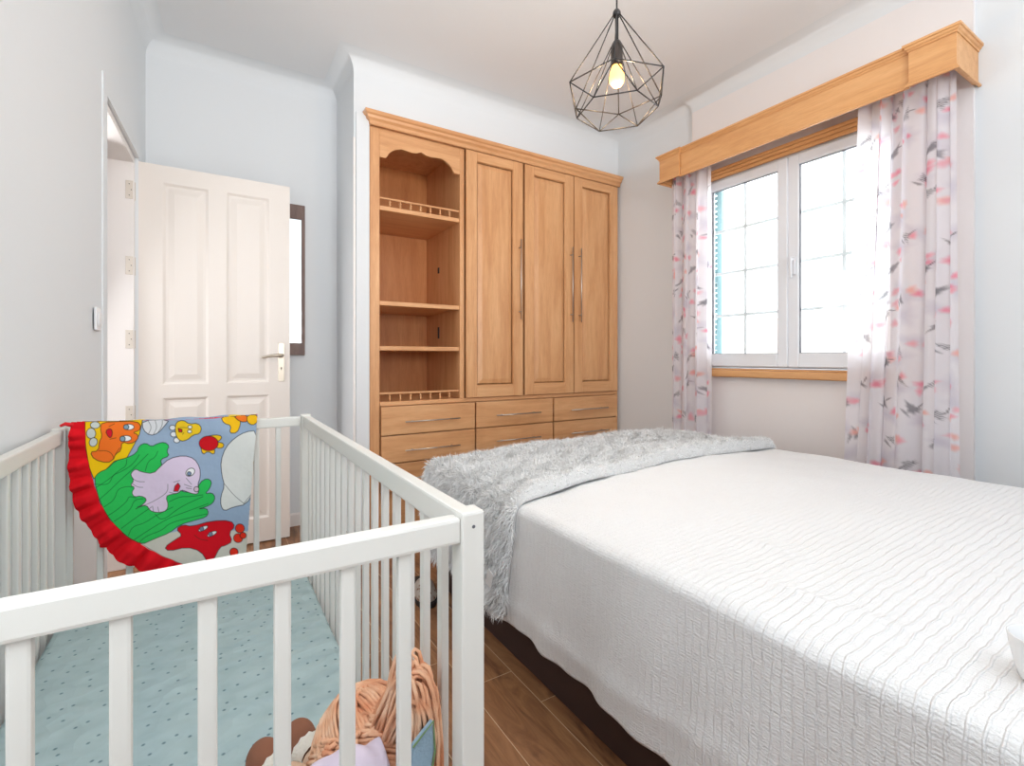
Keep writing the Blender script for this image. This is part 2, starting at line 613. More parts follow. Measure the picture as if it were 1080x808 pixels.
# cove where walls meet the ceiling
cove = [(0.0005, 2.685)] + [(0.0005 + 0.095 * (1 - math.cos(q * PI / 16)), 2.685 + 0.0945 * math.sin(q * PI / 16)) for q in range(1, 9)] + [(0.0005, 2.7799)]
path = [(wx(YN), YN), (wx(3.28), 3.28), (0.703, 3.28), (0.703, 2.85), (RX, 2.85), (RX, 2.13), (BAYX, 2.13), (BAYX, 0.716), (RX, 0.716), (RX, YN)]
bm = B(); sweep(bm, path, cove)
for f in bm.faces:
    f.smooth = False
tr1 = obj('trim_1', bm, M['wall'], smooth=True)
tr1.data.set_sharp_from_angle(angle=math.radians(40))
struct(tr1)
# thin white corner strip beside the wardrobe
bm = B(); box(bm, 0.699, 0.712, 2.842, 2.852, 0.0, 2.31, 0.002, 1)
struct(obj('trim_2', bm, M['frame_paint']))
bm = B()
box(bm, 0.714, 0.79, 2.838, 2.849, 0.0, 2.46, 0.002, 1)
struct(obj('trim_3', bm, M['wall']))

# baseboards
bm = B()
sweep(bm, [(wx(YN), YN), (wx(DY0 - 0.07), DY0 - 0.07)], [(0.0005, 0.0), (0.011, 0.0), (0.011, 0.07), (0.006, 0.08), (0.0005, 0.08)])
struct(obj('baseboard_left', bm, M['frame_paint']))
bm = B()
sweep(bm, [(wx(3.27) + 0.012, 3.2795), (0.69, 3.2795)], [(0.0005, 0.0), (0.011, 0.0), (0.011, 0.07), (0.006, 0.08), (0.0005, 0.08)])
struct(obj('baseboard_back', bm, M['frame_paint']))
bm = B()
sweep(bm, [(RX, 2.79), (RX, 2.132), (BAYX, 2.132), (BAYX, 0.714), (RX, 0.714), (RX, YN)], [(0.0005, 0.0), (0.011, 0.0), (0.011, 0.07), (0.006, 0.08), (0.0005, 0.08)])
struct(obj('baseboard_right', bm, M['frame_paint']))

# ------------------------------------------------------------------ door
D = empty('door_1', (-0.317, 3.07, 0))
D['kind'] = 'structure'
def dpart(name, bm, m, parent=D, smooth=False):
    bmesh.ops.translate(bm, vec=-D.location, verts=bm.verts)
    return obj(name, bm, m, parent, smooth)
DX0, DX1, DYF, DYB = -0.314, 0.395, 3.072, 3.112
# leaf: stiles, rails and recessed panels with raised fields
bm = B()
panels = [(-0.205, -0.005, 0.905, 1.945), (0.078, 0.288, 0.905, 1.945), (-0.205, -0.005, 0.14, 0.835), (0.078, 0.288, 0.14, 0.835)]
xs = [DX0, -0.205, -0.005, 0.078, 0.288, DX1]
for a, b_ in ((0, 1), (2, 3), (4, 5)):
    box(bm, xs[a], xs[b_], DYF, DYB, 0.008, 2.033)
for a, b_ in ((1, 2), (3, 4)):
    for z0, z1 in ((0.008, 0.14), (0.835, 0.905), (1.945, 2.033)):
        box(bm, xs[a], xs[b_], DYF, DYB, z0, z1)
for x0, x1, z0, z1 in panels:
    t = bmesh.new()
    def ring(i, y):
        return [t.verts.new((x, y, z)) for x, z in ((x0 + i, z0 + i), (x1 - i, z0 + i), (x1 - i, z1 - i), (x0 + i, z1 - i))]
    R_ = [ring(0, DYF), ring(0.012, DYF + 0.009), ring(0.024, DYF + 0.009), ring(0.05, DYF + 0.003)]
    for q in range(3):
        for k in range(4):
            t.faces.new((R_[q][k], R_[q][(k + 1) % 4], R_[q + 1][(k + 1) % 4], R_[q + 1][k]))
    t.faces.new(R_[3])
    join(bm, t)
    box(bm, x0, x1, DYB - 0.012, DYB - 0.004, z0, z1)
dpart('door_leaf', bm, M['door'])
bm = B()
for y in (DY1,):
    box(bm, -0.46, -0.318, DY1 - 0.028, DY1 - 0.002, 0, 2.03, 0.002, 1)
box(bm, -0.50, -0.345, DY0 + 0.002, DY0 + 0.028, 0, 2.03, 0.002, 1)
t = bmesh.new()
prism(bm, [(wx(DY0) - 0.005, DY0 + 0.002), (-0.318, DY1 - 0.002), (-0.47, DY1 - 0.002), (-0.5, DY0 + 0.002)], 'z', 2.012, 2.04)
t.free()
dpart('door_frame', bm, M['frame_paint'])
bm = B()   # flat architrave on the room side
prism(bm, [(wx(DY0 - 0.06), DY0 - 0.06), (wx(DY0), DY0), (wx(DY0) + 0.006, DY0), (wx(DY0 - 0.06) + 0.006, DY0 - 0.06)], 'z', 0, 2.11)
prism(bm, [(wx(DY0), DY0), (wx(DY1 + 0.0), DY1), (wx(DY1) + 0.006, DY1), (wx(DY0) + 0.006, DY0)], 'z', 2.046, 2.11)
dpart('architrave', bm, M['wall'])
bm = B(); dummy = None
bm.free()
for z in (1.875, 1.50, 1.135, 0.76, 0.3):
    bm = B()
    box(bm, -0.352, -0.322, DY1 - 0.0315, DY1 - 0.0282, z - 0.045, z + 0.045, 0.001, 1)
    tube(bm, [(-0.3185, DY1 - 0.006, z - 0.045), (-0.3185, DY1 - 0.006, z + 0.045)], 0.004, 8)
    hg = dpart('hinge', bm, M['hinge'])
    for dz in (-0.028, 0, 0.028):
        bm = B(); box(bm, -0.339 + (0.008 if dz == 0 else 0), -0.335 + (0.008 if dz == 0 else 0), DY1 - 0.0325, DY1 - 0.0313, z + dz - 0.002, z + dz + 0.002)
        dpart('screw', bm, M['black'], parent=hg)
bm = B()
box(bm, 0.334, 0.366, DYF - 0.004, DYF - 0.0002, 0.908, 1.128, 0.0015, 1)
hp = dpart('handle_plate', bm, M['brass_steel'])
bm = B()
tube(bm, [(0.350, DYF - 0.004, 1.055), (0.350, DYF - 0.045, 1.055)], 0.009, 12)
dpart('handle_neck', bm, M['steel'], parent=hp, smooth=True)
bm = B()
tube(bm, [(0.355, DYF - 0.047, 1.055), (0.33, DYF - 0.05, 1.058), (0.295, DYF - 0.05, 1.055), (0.262, DYF - 0.047, 1.047), (0.246, DYF - 0.045, 1.045)], 0.007, 12, radii=[0.0095, 0.009, 0.0075, 0.007, 0.006])
dpart('lever', bm, M['brass_steel'], parent=hp, smooth=True)
bm = B()
lathe(bm, [(0.0045, 0), (0.0045, 0.001)], (0, 0, 0), 12)
box(bm, -0.002, 0.002, -0.012, 0, 0, 0.001)
bmesh.ops.rotate(bm, cent=(0, 0, 0), matrix=Matrix.Rotation(PI / 2, 3, 'X'), verts=bm.verts)
bmesh.ops.translate(bm, vec=(0.350, DYF - 0.0042, 0.985), verts=bm.verts)
dpart('keyhole', bm, M['black'], parent=hp)

# mirror behind the door
t_ = Thing('wall_mirror', (0.30, 3.278, 1.06), 'tall narrow mirror in a dark wooden frame, half hidden behind the open door', 'mirror')
bm = B()
box(bm, 0.13, 0.505, 3.252, 3.278, 1.900, 1.99, 0.002, 1)
box(bm, 0.13, 0.505, 3.252, 3.278, 1.06, 1.135, 0.002, 1)
box(bm, 0.13, 0.15, 3.252, 3.278, 1.135, 1.90)
box(bm, 0.485, 0.505, 3.252, 3.278, 1.135, 1.90)
t_.part('frame', bm, M['mirror_frame'])
bm = B(); box(bm, 0.15, 0.485, 3.258, 3.27, 1.135, 1.90)
t_.part('mirror_pane', bm, M['mirror'])

# light switch on the left wall
ysw = 2.29
t_ = Thing('light_switch', (wx(2.25), 2.25, 1.20), 'flat white light switch on the left wall beside the doorway', 'light switch')
bm = B(); box(bm, wx(2.25) + 0.003, wx(2.25) + 0.011, 2.21, 2.29, 1.14, 1.22, 0.002, 1)
t_.part('plate', bm, M['switch'])
bm = B(); box(bm, wx(2.25) + 0.0105, wx(2.25) + 0.015, 2.225, 2.275, 1.155, 1.205, 0.0015, 1)
t_.part('rocker', bm, M['switch'])

# ------------------------------------------------------------------ window
W = empty('window_1', (2.75, 1.482, 0.985))
W['kind'] = 'structure'
def wpart(name, bm, m, parent=W, smooth=False):
    bmesh.ops.translate(bm, vec=-W.location, verts=bm.verts)
    return obj(name, bm, m, parent, smooth)
def rect_frame(bm, x0, x1, y0, y1, z0, z1, wy, wz0, wz1, bev=0.004):
    box(bm, x0, x1, y0, y0 + wy, z0, z1, bev, 1)
    box(bm, x0, x1, y1 - wy, y1, z0, z1, bev, 1)
    box(bm, x0, x1, y0 + wy, y1 - wy, z0, z0 + wz0, bev, 1)
    box(bm, x0, x1, y0 + wy, y1 - wy, z1 - wz1, z1, bev, 1)
bm = B(); rect_frame(bm, 2.755, 2.815, 0.938, 2.032, 0.982, 2.163, 0.03, 0.03, 0.03)
wpart('window_frame', bm, M['pvc'])
for (y0, y1, gy0, gy1) in ((1.486, 2.022, 1.542, 1.965), (0.946, 1.482, 1.003, 1.424)):
    bm = B()
    x0, x1, z0, z1 = 2.725, 2.754, 0.99, 2.157
    gz0, gz1 = 1.068, 2.100
    box(bm, x0, x1, y0, gy0, z0, z1, 0.004, 1)
    box(bm, x0, x1, gy1, y1, z0, z1, 0.004, 1)
    box(bm, x0, x1, gy0, gy1, z0, gz0, 0.004, 1)
    box(bm, x0, x1, gy0, gy1, gz1, z1, 0.004, 1)
    sash = wpart('sash', bm, M['pvc'])
    bm = B(); rect_frame(bm, 2.733, 2.750, gy0 - 0.002, gy1 + 0.002, gz0 - 0.002, gz1 + 0.002, 0.005, 0.005, 0.005, 0)
    wpart('gasket', bm, M['gasket'], parent=sash)
    bm = B(); box(bm, 2.7475, 2.7505, gy0 + 0.001, gy1 - 0.001, gz0 + 0.001, gz1 - 0.001)
    wpart('pane', bm, M['glass'], parent=sash)
    bm = B()
    ym = (gy0 + gy1) / 2
    box(bm, 2.7565, 2.764, ym - 0.009, ym + 0.009, gz0, gz1)
    for zz in (1.842, 1.575, 1.308):
        box(bm, 2.7565, 2.764, gy0, ym - 0.009, zz - 0.009, zz + 0.009)
        box(bm, 2.7565, 2.764, ym + 0.009, gy1, zz - 0.009, zz + 0.009)
    wpart('glazing_bar', bm, M['pvc'], parent=sash)
bm = B(); box(bm, 2.716, 2.7245, 1.440, 1.466, 1.50, 1.60, 0.002, 1)
box(bm, 2.700, 2.716, 1.446, 1.460, 1.575, 1.59, 0.002, 1)
box(bm, 2.692, 2.702, 1.446, 1.460, 1.48, 1.592, 0.004, 2)
wpart('window_handle', bm, M['pvc'])
bm = B()
for x0, z0, z1 in ((2.712, 2.167, 2.187), (2.706, 2.188, 2.207), (2.700, 2.208, 2.227)):
    box(bm, x0, 2.729, 0.89, 2.08, z0, z1, 0.003, 2)
box(bm, 2.712, 2.729, 0.89, 0.934, 0.978, 2.166, 0.003, 1)
box(bm, 2.712, 2.729, 2.036, 2.08, 0.978, 2.166, 0.003, 1)
wpart('architrave', bm, M['wood_y'])
bm = B(); box(bm, 2.700, 2.729, 0.89, 2.08, 0.925, 0.968, 0.010, 3)
box(bm, 2.712, 2.729, 0.89, 2.08, 0.969, 0.977, 0.002, 1)
wpart('window_sill', bm, M['wood_y'])

# teal shutter half folded in the outer reveal
t_ = Thing('window_shutter', (2.90, 2.13, 0.92), 'pale teal louvred shutter folded outside the left window pane', 'shutter')
bm = B(); box(bm, 2.885, 2.915, 2.003, 2.04, 0.92, 2.28, 0.002, 1); box(bm, 2.885, 2.915, 2.19, 2.225, 0.92, 2.28, 0.002, 1)
for z0, z1 in ((0.92, 0.99), (1.55, 1.61), (2.21, 2.28)):
    box(bm, 2.885, 2.915, 2.04, 2.19, z0, z1)
t_.part('shutter_frame', bm, M['teal'])
bm = B()
for a, b_ in ((0.99, 1.55), (1.61, 2.21)):
    k = int((b_ - a) / 0.035)
    for i in range(k):
        z = a + 0.018 + i * 0.035
        prism(bm, [(2.889, z - 0.014), (2.893, z - 0.016), (2.911, z + 0.012), (2.907, z + 0.014)], 'y', 2.04, 2.19)
t_.part('louvre', bm, M['teal'])

# outside: ground and a pale neighbouring house across the street
bm = B(); box(bm, 3.01, 30, -14, 26, -3.3, -3.2)
struct(obj('ground_outside', bm, M['ground']))
t_ = Thing('neighbour_house', (17, 11, -3.2), 'pale low house with a pitched roof seen through the window panes', 'house')
bm = B(); box(bm, 15, 20, 2.0, 15.5, -3.2, 1.35)
t_.part('wall', bm, M['outwall'])
bm = B(); prism(bm, [(14.6, 1.352), (20.4, 1.352), (17.5, 2.5)], 'y', 1.7, 15.8)
t_.part('roof', bm, M['outroof'])
for y in (4.0, 7.4, 10.6, 13.2):
    bm = B(); box(bm, 14.95, 14.999, y, y + 0.7, 0.1, 1.0)
    fr = t_.part('window', bm, M['outwall'])
    bm = B(); box(bm, 14.93, 14.949, y + 0.08, y + 0.62, 0.18, 0.92)
    t_.part('pane', bm, M['outglass'], parent=fr)

# ------------------------------------------------------------------ pelmet
t_ = Thing('curtain_pelmet', (2.63, 1.46, 2.17), 'long golden wooden curtain pelmet box above the window', 'pelmet')
bm = B(); box(bm, 2.53, 2.55, 0.863, 2.047, 2.20, 2.345, 0.001, 1)
t_.part('front_board', bm, M['wood_y'])
bm = B(); box(bm, 2.551, 2.727, 0.722, 2.188, 2.33, 2.345)
t_.part('top_board', bm, M['wood_y'])
for y0, y1, ys in ((0.705, 0.862, 0.705), (2.048, 2.205, 2.19)):
    bm = B(); box(bm, 2.515, 2.5295, y0, y1, 2.20, 2.345, 0.001, 1)
    box(bm, 2.5305, 2.767, ys, ys + 0.015, 2.20, 2.345, 0.001, 1)
    t_.part('end_block', bm, M['wood_y'])
pth = [(2.766, 2.2055), (2.5145, 2.2055), (2.5145, 2.0475), (2.5295, 2.0475), (2.5295, 0.8625), (2.5145, 0.8625), (2.5145, 0.7045), (2.766, 0.7045)]
bm = B(); sweep(bm, pth, [(0.0, 2.336), (0.003, 2.336), (0.004, 2.343), (0.009, 2.347), (0.012, 2.354), (0.017, 2.356), (0.017, 2.366), (0.0, 2.366)])
t_.part('crown_moulding', bm, M['wood_y'])
bm = B(); sweep(bm, pth, [(0.0, 2.188), (0.010, 2.188), (0.010, 2.196), (0.005, 2.200), (0.003, 2.207), (0.0, 2.207)])
t_.part('base_moulding', bm, M['wood_y'])

# ------------------------------------------------------------------ curtains
def motif_paint(Wd, Ht, step, seed):
    rs = np.random.RandomState(seed)
    nu, nv = int(Wd / step) + 1, int(Ht / step) + 1
    U, V = np.meshgrid(np.linspace(0, Wd, nu), np.linspace(0, Ht, nv))
    base = np.ones((nv, nu, 3)) * slin((244, 241, 245))
    def blend(mask, c):
        nonlocal base
        base[:] = base * (1 - mask[..., None]) + np.array(c) * mask[..., None]
    def local(u, v, r):
        i0, i1 = max(0, int((u - r) / step)), min(nu, int((u + r) / step) + 2)
        j0, j1 = max(0, int((v - r) / step)), min(nv, int((v + r) / step) + 2)
        return slice(j0, j1), slice(i0, i1)
    def ell(u, v, a, b, ang, c, soft, alpha, wob=0.0, hatch=0):
        s = local(u, v, max(a, b) * 1.6)
        uu, vv = U[s] - u, V[s] - v
        if uu.size == 0:
            return
        x = uu * math.cos(ang) + vv * math.sin(ang)
        y = -uu * math.sin(ang) + vv * math.cos(ang)
        th = np.arctan2(y / b, x / a)
        r = np.sqrt((x / a) ** 2 + (y / b) ** 2) * (1 + wob * np.sin(th * 3 + u * 90) + wob * 0.6 * np.sin(th * 7 + v * 70))
        m = np.clip((1 - r) / soft, 0, 1) * alpha
        if hatch:
            m = m * (0.25 + 0.75 * (np.sin(x * hatch + np.sin(y * 150) * 1.0) > -0.1))
        base[s] = base[s] * (1 - m[..., None]) + np.array(c) * m[..., None]
    cu, cv = 0.15, 0.13
    for j in range(int(Ht / cv) + 1):
        for i in range(int(Wd / cu) + 2):
            u = i * cu + rs.uniform(-0.035, 0.035) + (cu / 2 if j % 2 else 0)
            v = j * cv + rs.uniform(-0.03, 0.03)
            ell(u + rs.uniform(-.05, .05), v + rs.uniform(-.05, .05), rs.uniform(.045, .07), rs.uniform(.03, .05), rs.uniform(0, 3), slin((214, 208, 222)), 0.8, 0.6, 0.15)
            for _ in range(rs.randint(2, 4)):
                c = slin([(250, 142, 168), (252, 164, 182), (246, 178, 190), (252, 186, 176)][rs.randint(4)])
                ell(u + rs.uniform(-.04, .04), v + rs.uniform(-.04, .04), rs.uniform(.012, .024), rs.uniform(.013, .028), rs.uniform(-0.8, 0.8), c, 0.75, 0.85, 0.12)
            g = slin([(104, 100, 108), (128, 124, 132), (90, 88, 96)][rs.randint(3)])
            a0 = rs.uniform(0.7, 1.4) * (1 if rs.rand() > .4 else -1)
            uo, vo = u + rs.uniform(.03, .08), v + rs.uniform(-.05, .05)
            ell(uo, vo, rs.uniform(.022, .034), rs.uniform(.011, .018), a0, g, 0.5, 0.75, 0.22, hatch=0 if rs.rand() > .6 else 900)
            ell(uo + .018, vo - .018, rs.uniform(.018, .028), .006, a0 + rs.uniform(-.6, .6), g, 0.6, 0.65, 0.2)
            if rs.rand() > .5:
                ell(uo - .02, vo + .015, .02, .003, a0 + 1.1, g, 0.5, 0.8, 0.1)
    return base, nu, nv

def curtain(name, label, ya_top, yb_top, ya_bot, yb_bot, x_mid, folds, seed, amp=0.032, z_top=2.30, phase=0.0):
    Wd, Ht, st = (yb_top - ya_top) * 1.5, z_top - 0.03, 0.004
    paint, nu, nv = motif_paint(Wd, Ht, st, seed)
    s = np.linspace(0, 1, nu)[None, :]
    v = np.linspace(0, 1, nv)[:, None]            # 0 = bottom
    ya = ya_bot + (ya_top - ya_bot) * v ** 0.8
    yb = yb_bot + (yb_top - yb_bot) * v ** 0.8
    ph = 2 * PI * folds * (s + 0.035 * np.sin(2 * PI * s * 1.7 + seed)) + phase + 0.35 * np.sin(v * 3 + seed) * (1 - v)
    A = amp * (0.75 + 0.35 * np.sin(s * 11 + seed * 2.0)) * (0.85 + 0.25 * (1 - v))
    y = ya + (yb - ya) * s + 0.010 * np.sin(2 * ph) 
    x = x_mid + A * np.sin(ph) + 0.008 * np.sin(ph * 2.3 + 1 + v * 2)
    z = 0.03 + Ht * v + 0 * s
    co = np.stack([x + 0 * v, y + 0 * v, z], -1)
    o = grid_obj(name, co, M['curtain'], paint=paint)
    tag(o, label, 'curtain')
    return o
curtain('curtain', 'printed pink and grey curtain left of the window, nearest the wardrobe', 1.895, 2.185, 1.90, 2.20, 2.625, 3, 3, amp=0.022)
curtain('curtain', 'wider printed pink and grey curtain right of the window', 0.735, 1.075, 0.725, 1.185, 2.62, 3.4, 11, amp=0.026, phase=0.8)

# ------------------------------------------------------------------ wardrobe
FY = 2.85
t_ = Thing('wardrobe', (1.78, 3.1, 0), 'tall fitted alder wood wardrobe with open shelves, three doors and drawers', 'wardrobe')
WT = t_
bm = B()
BK = 3.43
box(bm, 0.795, 0.853, FY, BK - 0.011, 0, 2.40, 0.002, 1)
box(bm, 1.376, 1.408, FY, BK - 0.011, 0.782, 2.40, 0.002, 1)
box(bm, 2.748, 2.766, FY, BK - 0.011, 0, 2.40, 0.002, 1)
box(bm, 1.855, 1.873, FY + 0.01, BK - 0.011, 0.782, 2.40)
box(bm, 0.795, 2.766, FY, BK - 0.011, 2.401, 2.425)
t_.part('carcass', bm, M['wood_v'])
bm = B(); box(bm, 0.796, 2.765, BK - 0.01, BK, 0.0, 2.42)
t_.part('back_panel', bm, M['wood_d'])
bm = B(); box(bm, 0.854, 2.747, FY + 0.0, BK - 0.012, 0.756, 0.781, 0.002, 1)
t_.part('middle_board', bm, M['wood_h'])
bm = B(); box(bm, 0.854, 2.747, FY + 0.012, FY + 0.03, 0.0, 0.24)
box(bm, 0.854, 2.747, FY + 0.03, FY + 0.05, 0.24, 0.755)
t_.part('plinth', bm, M['wood_h'])
for z in (1.921, 1.355, 1.087):
    bm = B(); box(bm, 0.854, 1.375, FY + 0.006, BK - 0.012, z, z + 0.026, 0.002, 1)
    t_.part('shelf', bm, M['wood_h'])
# scalloped valance
v0 = [(0.8535, 2.232), (0.89, 2.232), (0.900, 2.246), (0.911, 2.265), (0.930, 2.283), (0.954, 2.297), (0.985, 2.306), (1.02, 2.304), (1.05, 2.300), (1.082, 2.303), (1.098, 2.311), (1.113, 2.316),
      (1.128, 2.311), (1.145, 2.303), (1.178, 2.300), (1.21, 2.304), (1.245, 2.306), (1.275, 2.297), (1.298, 2.283), (1.317, 2.265), (1.328, 2.246), (1.338, 2.232), (1.3755, 2.232)]
def sub_poly_strip(bm, low, ztop, y0, y1):
    t = bmesh.new()
    n_ = len(low)
    F = [[t.verts.new((x, y, z)) for x, z in low] for y in (y0, y1)]
    G = [[t.verts.new((x, y, ztop)) for x, z in low] for y in (y0, y1)]
    for i in range(n_ - 1):
        t.faces.new((F[0][i], F[0][i + 1], G[0][i + 1], G[0][i]))
        t.faces.new((F[1][i], F[1][i + 1], G[1][i + 1], G[1][i]))
        t.faces.new((F[0][i], F[0][i + 1], F[1][i + 1], F[1][i]))
        t.faces.new((G[0][i], G[0][i + 1], G[1][i + 1], G[1][i]))
    for e in (0, -1):
        t.faces.new((F[0][e], F[1][e], G[1][e], G[0][e]))
    bmesh.ops.recalc_face_normals(t, faces=t.faces)
    join(bm, t)
bm = B(); sub_poly_strip(bm, v0, 2.3995, FY + 0.002, FY + 0.020)
sub_poly_strip(bm, [(x, z - 0.0) for x, z in v0], 2.3995, FY - 0.001, FY + 0.0015) if False else None
t_.part('valance', bm, M['wood_h'])
# gallery rails
for z0, z1 in ((1.9475, 2.000), (0.7815, 0.836)):
    bm = B(); box(bm, 0.8545, 1.3745, FY + 0.010, FY + 0.024, z1 - 0.011, z1, 0.003, 2)
    gr = t_.part('gallery_rail', bm, M['wood_h'])
    for i in range(7):
        x = 0.8545 + 0.52 * (i + 1) / 8
        hh = z1 - 0.011 - z0
        bm = B(); lathe(bm, [(0.004, 0), (0.004, hh * .18), (0.0085, hh * .3), (0.005, hh * .42), (0.004, hh * .5), (0.005, hh * .58), (0.0085, hh * .7), (0.004, hh * .82), (0.004, hh)], (x, FY + 0.017, z0), 12)
        t_.part('spindle', bm, M['wood_v'], smooth=True, parent=gr)
# doors
def bar_handle(th, x, z, ln, vert, parent, y=FY - 0.0225):
    bm = B()
    if vert:
        tube(bm, [(x, y - 0.028, z - ln / 2), (x, y - 0.028, z + ln / 2)], 0.0042, 12)
        for s in (-1, 1):
            tube(bm, [(x, y - 0.028, z + s * ln * 0.40), (x, y, z + s * ln * 0.40)], 0.0045, 10)
    else:
        tube(bm, [(x - ln / 2, y - 0.028, z), (x + ln / 2, y - 0.028, z)], 0.0042, 12)
        for s in (-1, 1):
            tube(bm, [(x + s * ln * 0.36, y - 0.028, z), (x + s * ln * 0.36, y, z)], 0.0045, 10)
    th.part('handle', bm, M['steel'], smooth=True, parent=parent)
for (x0, x1, hx) in ((1.413, 1.850, 1.818), (1.867, 2.299, 2.270), (2.308, 2.747, 2.352)):
    bm = B()
    y0, y1 = FY - 0.022, FY - 0.002
    z0, z1 = 0.784, 2.396
    fw, ft, fb = 0.078, 0.062, 0.080
    box(bm, x0, x0 + fw, y0, y1, z0, z1, 0.002, 1)
    box(bm, x1 - fw, x1, y0, y1, z0, z1, 0.002, 1)
    t_door = t_.part('door', bm, M['wood_v'])
    bm = B()
    box(bm, x0 + fw, x1 - fw, y0, y1, z0, z0 + fb, 0.002, 1)
    t_.part('door_rail', bm, M['wood_h'], parent=t_door)
    bm = B(); box(bm, x0 + fw, x1 - fw, y0, y1, z1 - ft, z1, 0.002, 1)
    t_.part('door_rail', bm, M['wood_h'], parent=t_door)
    bm = B()
    a, b_, c_, d_ = x0 + fw, x1 - fw, z0 + fb, z1 - ft
    t = bmesh.new()
    def rg(i, y):
        return [t.verts.new((x, y, z)) for x, z in ((a + i, c_ + i), (b_ - i, c_ + i), (b_ - i, d_ - i), (a + i, d_ - i))]
    R_ = [rg(0, y0 + 0.001), rg(0.004, y0 + 0.0145), rg(0.009, y0 + 0.0145), rg(0.040, y0 + 0.006)]
    for q in range(3):
        for k in range(4):
            t.faces.new((R_[q][k], R_[q][(k + 1) % 4], R_[q + 1][(k + 1) % 4], R_[q + 1][k]))
    t.faces.new(R_[3])
    join(bm, t)
    box(bm, a, b_, y0 + 0.0145, y1, c_, d_)
    t_.part('door_panel', bm, M['wood_v'], parent=t_door)
    bar_handle(t_, hx, 1.583, 0.55, True, t_door)
for (x0, x1) in ((0.858, 1.474), (1.485, 2.108), (2.121, 2.744)):
    for (z0, z1) in ((0.584, 0.752), (0.416, 0.577), (0.246, 0.409)):
        bm = B(); box(bm, x0, x1, FY - 0.022, FY - 0.001, z0, z1, 0.003, 2)
        dr = t_.part('drawer', bm, M['wood_h'])
        bar_handle(t_, (x0 + x1) / 2 + 0.008, (z0 + z1) / 2 - 0.008, 0.36, False, dr)
# crown
prof = [(0.0, 2.398), (0.006, 2.398), (0.010, 2.404), (0.012, 2.418), (0.018, 2.424), (0.026, 2.430), (0.030, 2.444), (0.040, 2.450), (0.044, 2.458), (0.044, 2.468), (0.0, 2.468)]
bm = B(); sweep(bm, [(0.797, 2.849), (0.797, FY - 0.022), (2.764, FY - 0.022)][::1], prof)
box(bm, 0.80, 2.764, FY - 0.022, 2.849, 2.4265, 2.467)
cr = t_.part('crown_moulding', bm, M['wood_h'])
# dark hinges on the partition
for z in (1.66, 1.24, 1.20):
    bm = B(); box(bm, 1.371, 1.3755, 3.18, 3.20, z - 0.02, z + 0.02)
    t_.part('shelf_bracket', bm, M['black'])

# ------------------------------------------------------------------ bed
BX0, BX1, BY0, BY1 = 0.885, 2.455, 0.12, 2.14
def ztop(x, y):
    s = np.clip((x - BX0) / (BX1 - BX0), 0, 1)
    return 0.537 + 0.036 * np.sin(PI * np.clip(s * 0.62, 0, 0.5)) + 0.004 * np.sin(x * 9 + y * 4) * np.sin(y * 7)
def bedmap(X, Y, off=0.0, r=0.028, flare=0.0):
    """cloth laid flat (X, Y in metres over the mattress plan) -> draped on the bed"""
    X, Y = np.broadcast_arrays(X, Y)
    x0, x1, y1 = BX0 - off + r, BX1 + off - r, BY1 + off - r
    ol, orr, oy = np.clip(x0 - X, 0, None), np.clip(X - x1, 0, None), np.clip(Y - y1, 0, None)
    def arc(o):
        a = np.minimum(o / r, PI / 2)
        return r * np.sin(a), r * (1 - np.cos(a)) + np.clip(o - r * PI / 2, 0, None)
    ll, dl = arc(ol)
    lr, dr_ = arc(orr)
    ly, dy = arc(oy)
    drop = np.maximum(np.maximum(dl, dr_), dy)
    x = np.clip(X, x0, x1) - ll + lr
    y = np.minimum(Y, y1) + ly
    z = ztop(np.clip(X, BX0, BX1), np.minimum(Y, BY1)) + off - drop
    x = x - flare * dl ** 1.3 + flare * dr_ ** 1.3
    y = y + flare * dy ** 1.3
    return x, y, z, drop

t_ = Thing('bed', (1.67, 1.13, 0), 'double bed with a dark brown base under the white bedspread', 'bed')
bm = B(); box(bm, 0.902, 2.44, BY0 + 0.01, 2.12, 0.0, 0.262, 0.008, 2)
t_.part('bed_base', bm, M['bedbase'])
bm = B(); box(bm, BX0 + 0.012, BX1 - 0.012, BY0, BY1 - 0.012, 0.264, 0.525, 0.03, 4)
t_.part('mattress', bm, M['mattress_white'])

# bedspread
hem_y = [0.0, 0.60, 0.734, 0.797, 0.891, 0.979, 1.058, 1.202, 1.358, 1.5, 2.3]
hem_z = [0.13, 0.128, 0.136, 0.140, 0.146, 0.146, 0.139, 0.131, 0.143, 0.14, 0.14]
nx, ny = 420, 300
v = np.linspace(0, 1, ny)[:, None]
Yv = (BY0 - 0.02) + (BY1 + 0.36 - BY0) * v
hz = np.interp(Yv, hem_y, hem_z)
Lleft = 0.537 - hz
u = np.linspace(0, 1, nx)[None, :]
Xl = BX0 + 0.028 - (Lleft + 0.016)
Xr = BX1 + 0.34
X = Xl + (Xr - Xl) * u
x, y, z, drop = bedmap(X, Yv + 0 * u, 0.004, flare=0.035)
hang = np.clip(drop / 0.38, 0, 1)
side = (X < BX0 + 0.1)
yb = np.minimum(Yv, BY1)
wave_ = 0.010 * np.sin(yb * 9 + 0.6) + 0.007 * np.sin(yb * 21 + 1.0 + z * 6) + 0.004 * np.sin(yb * 47 + z * 9)
x = x - np.where(side, hang * (wave_ + 0.012), 0)
# shallow diagonal crease on the hanging side
cre = np.exp(-((z - (0.235 + 0.03 * np.sin(yb * 4))) / 0.03) ** 2)
x = x - np.where(side, 0.006 * cre * hang, 0)
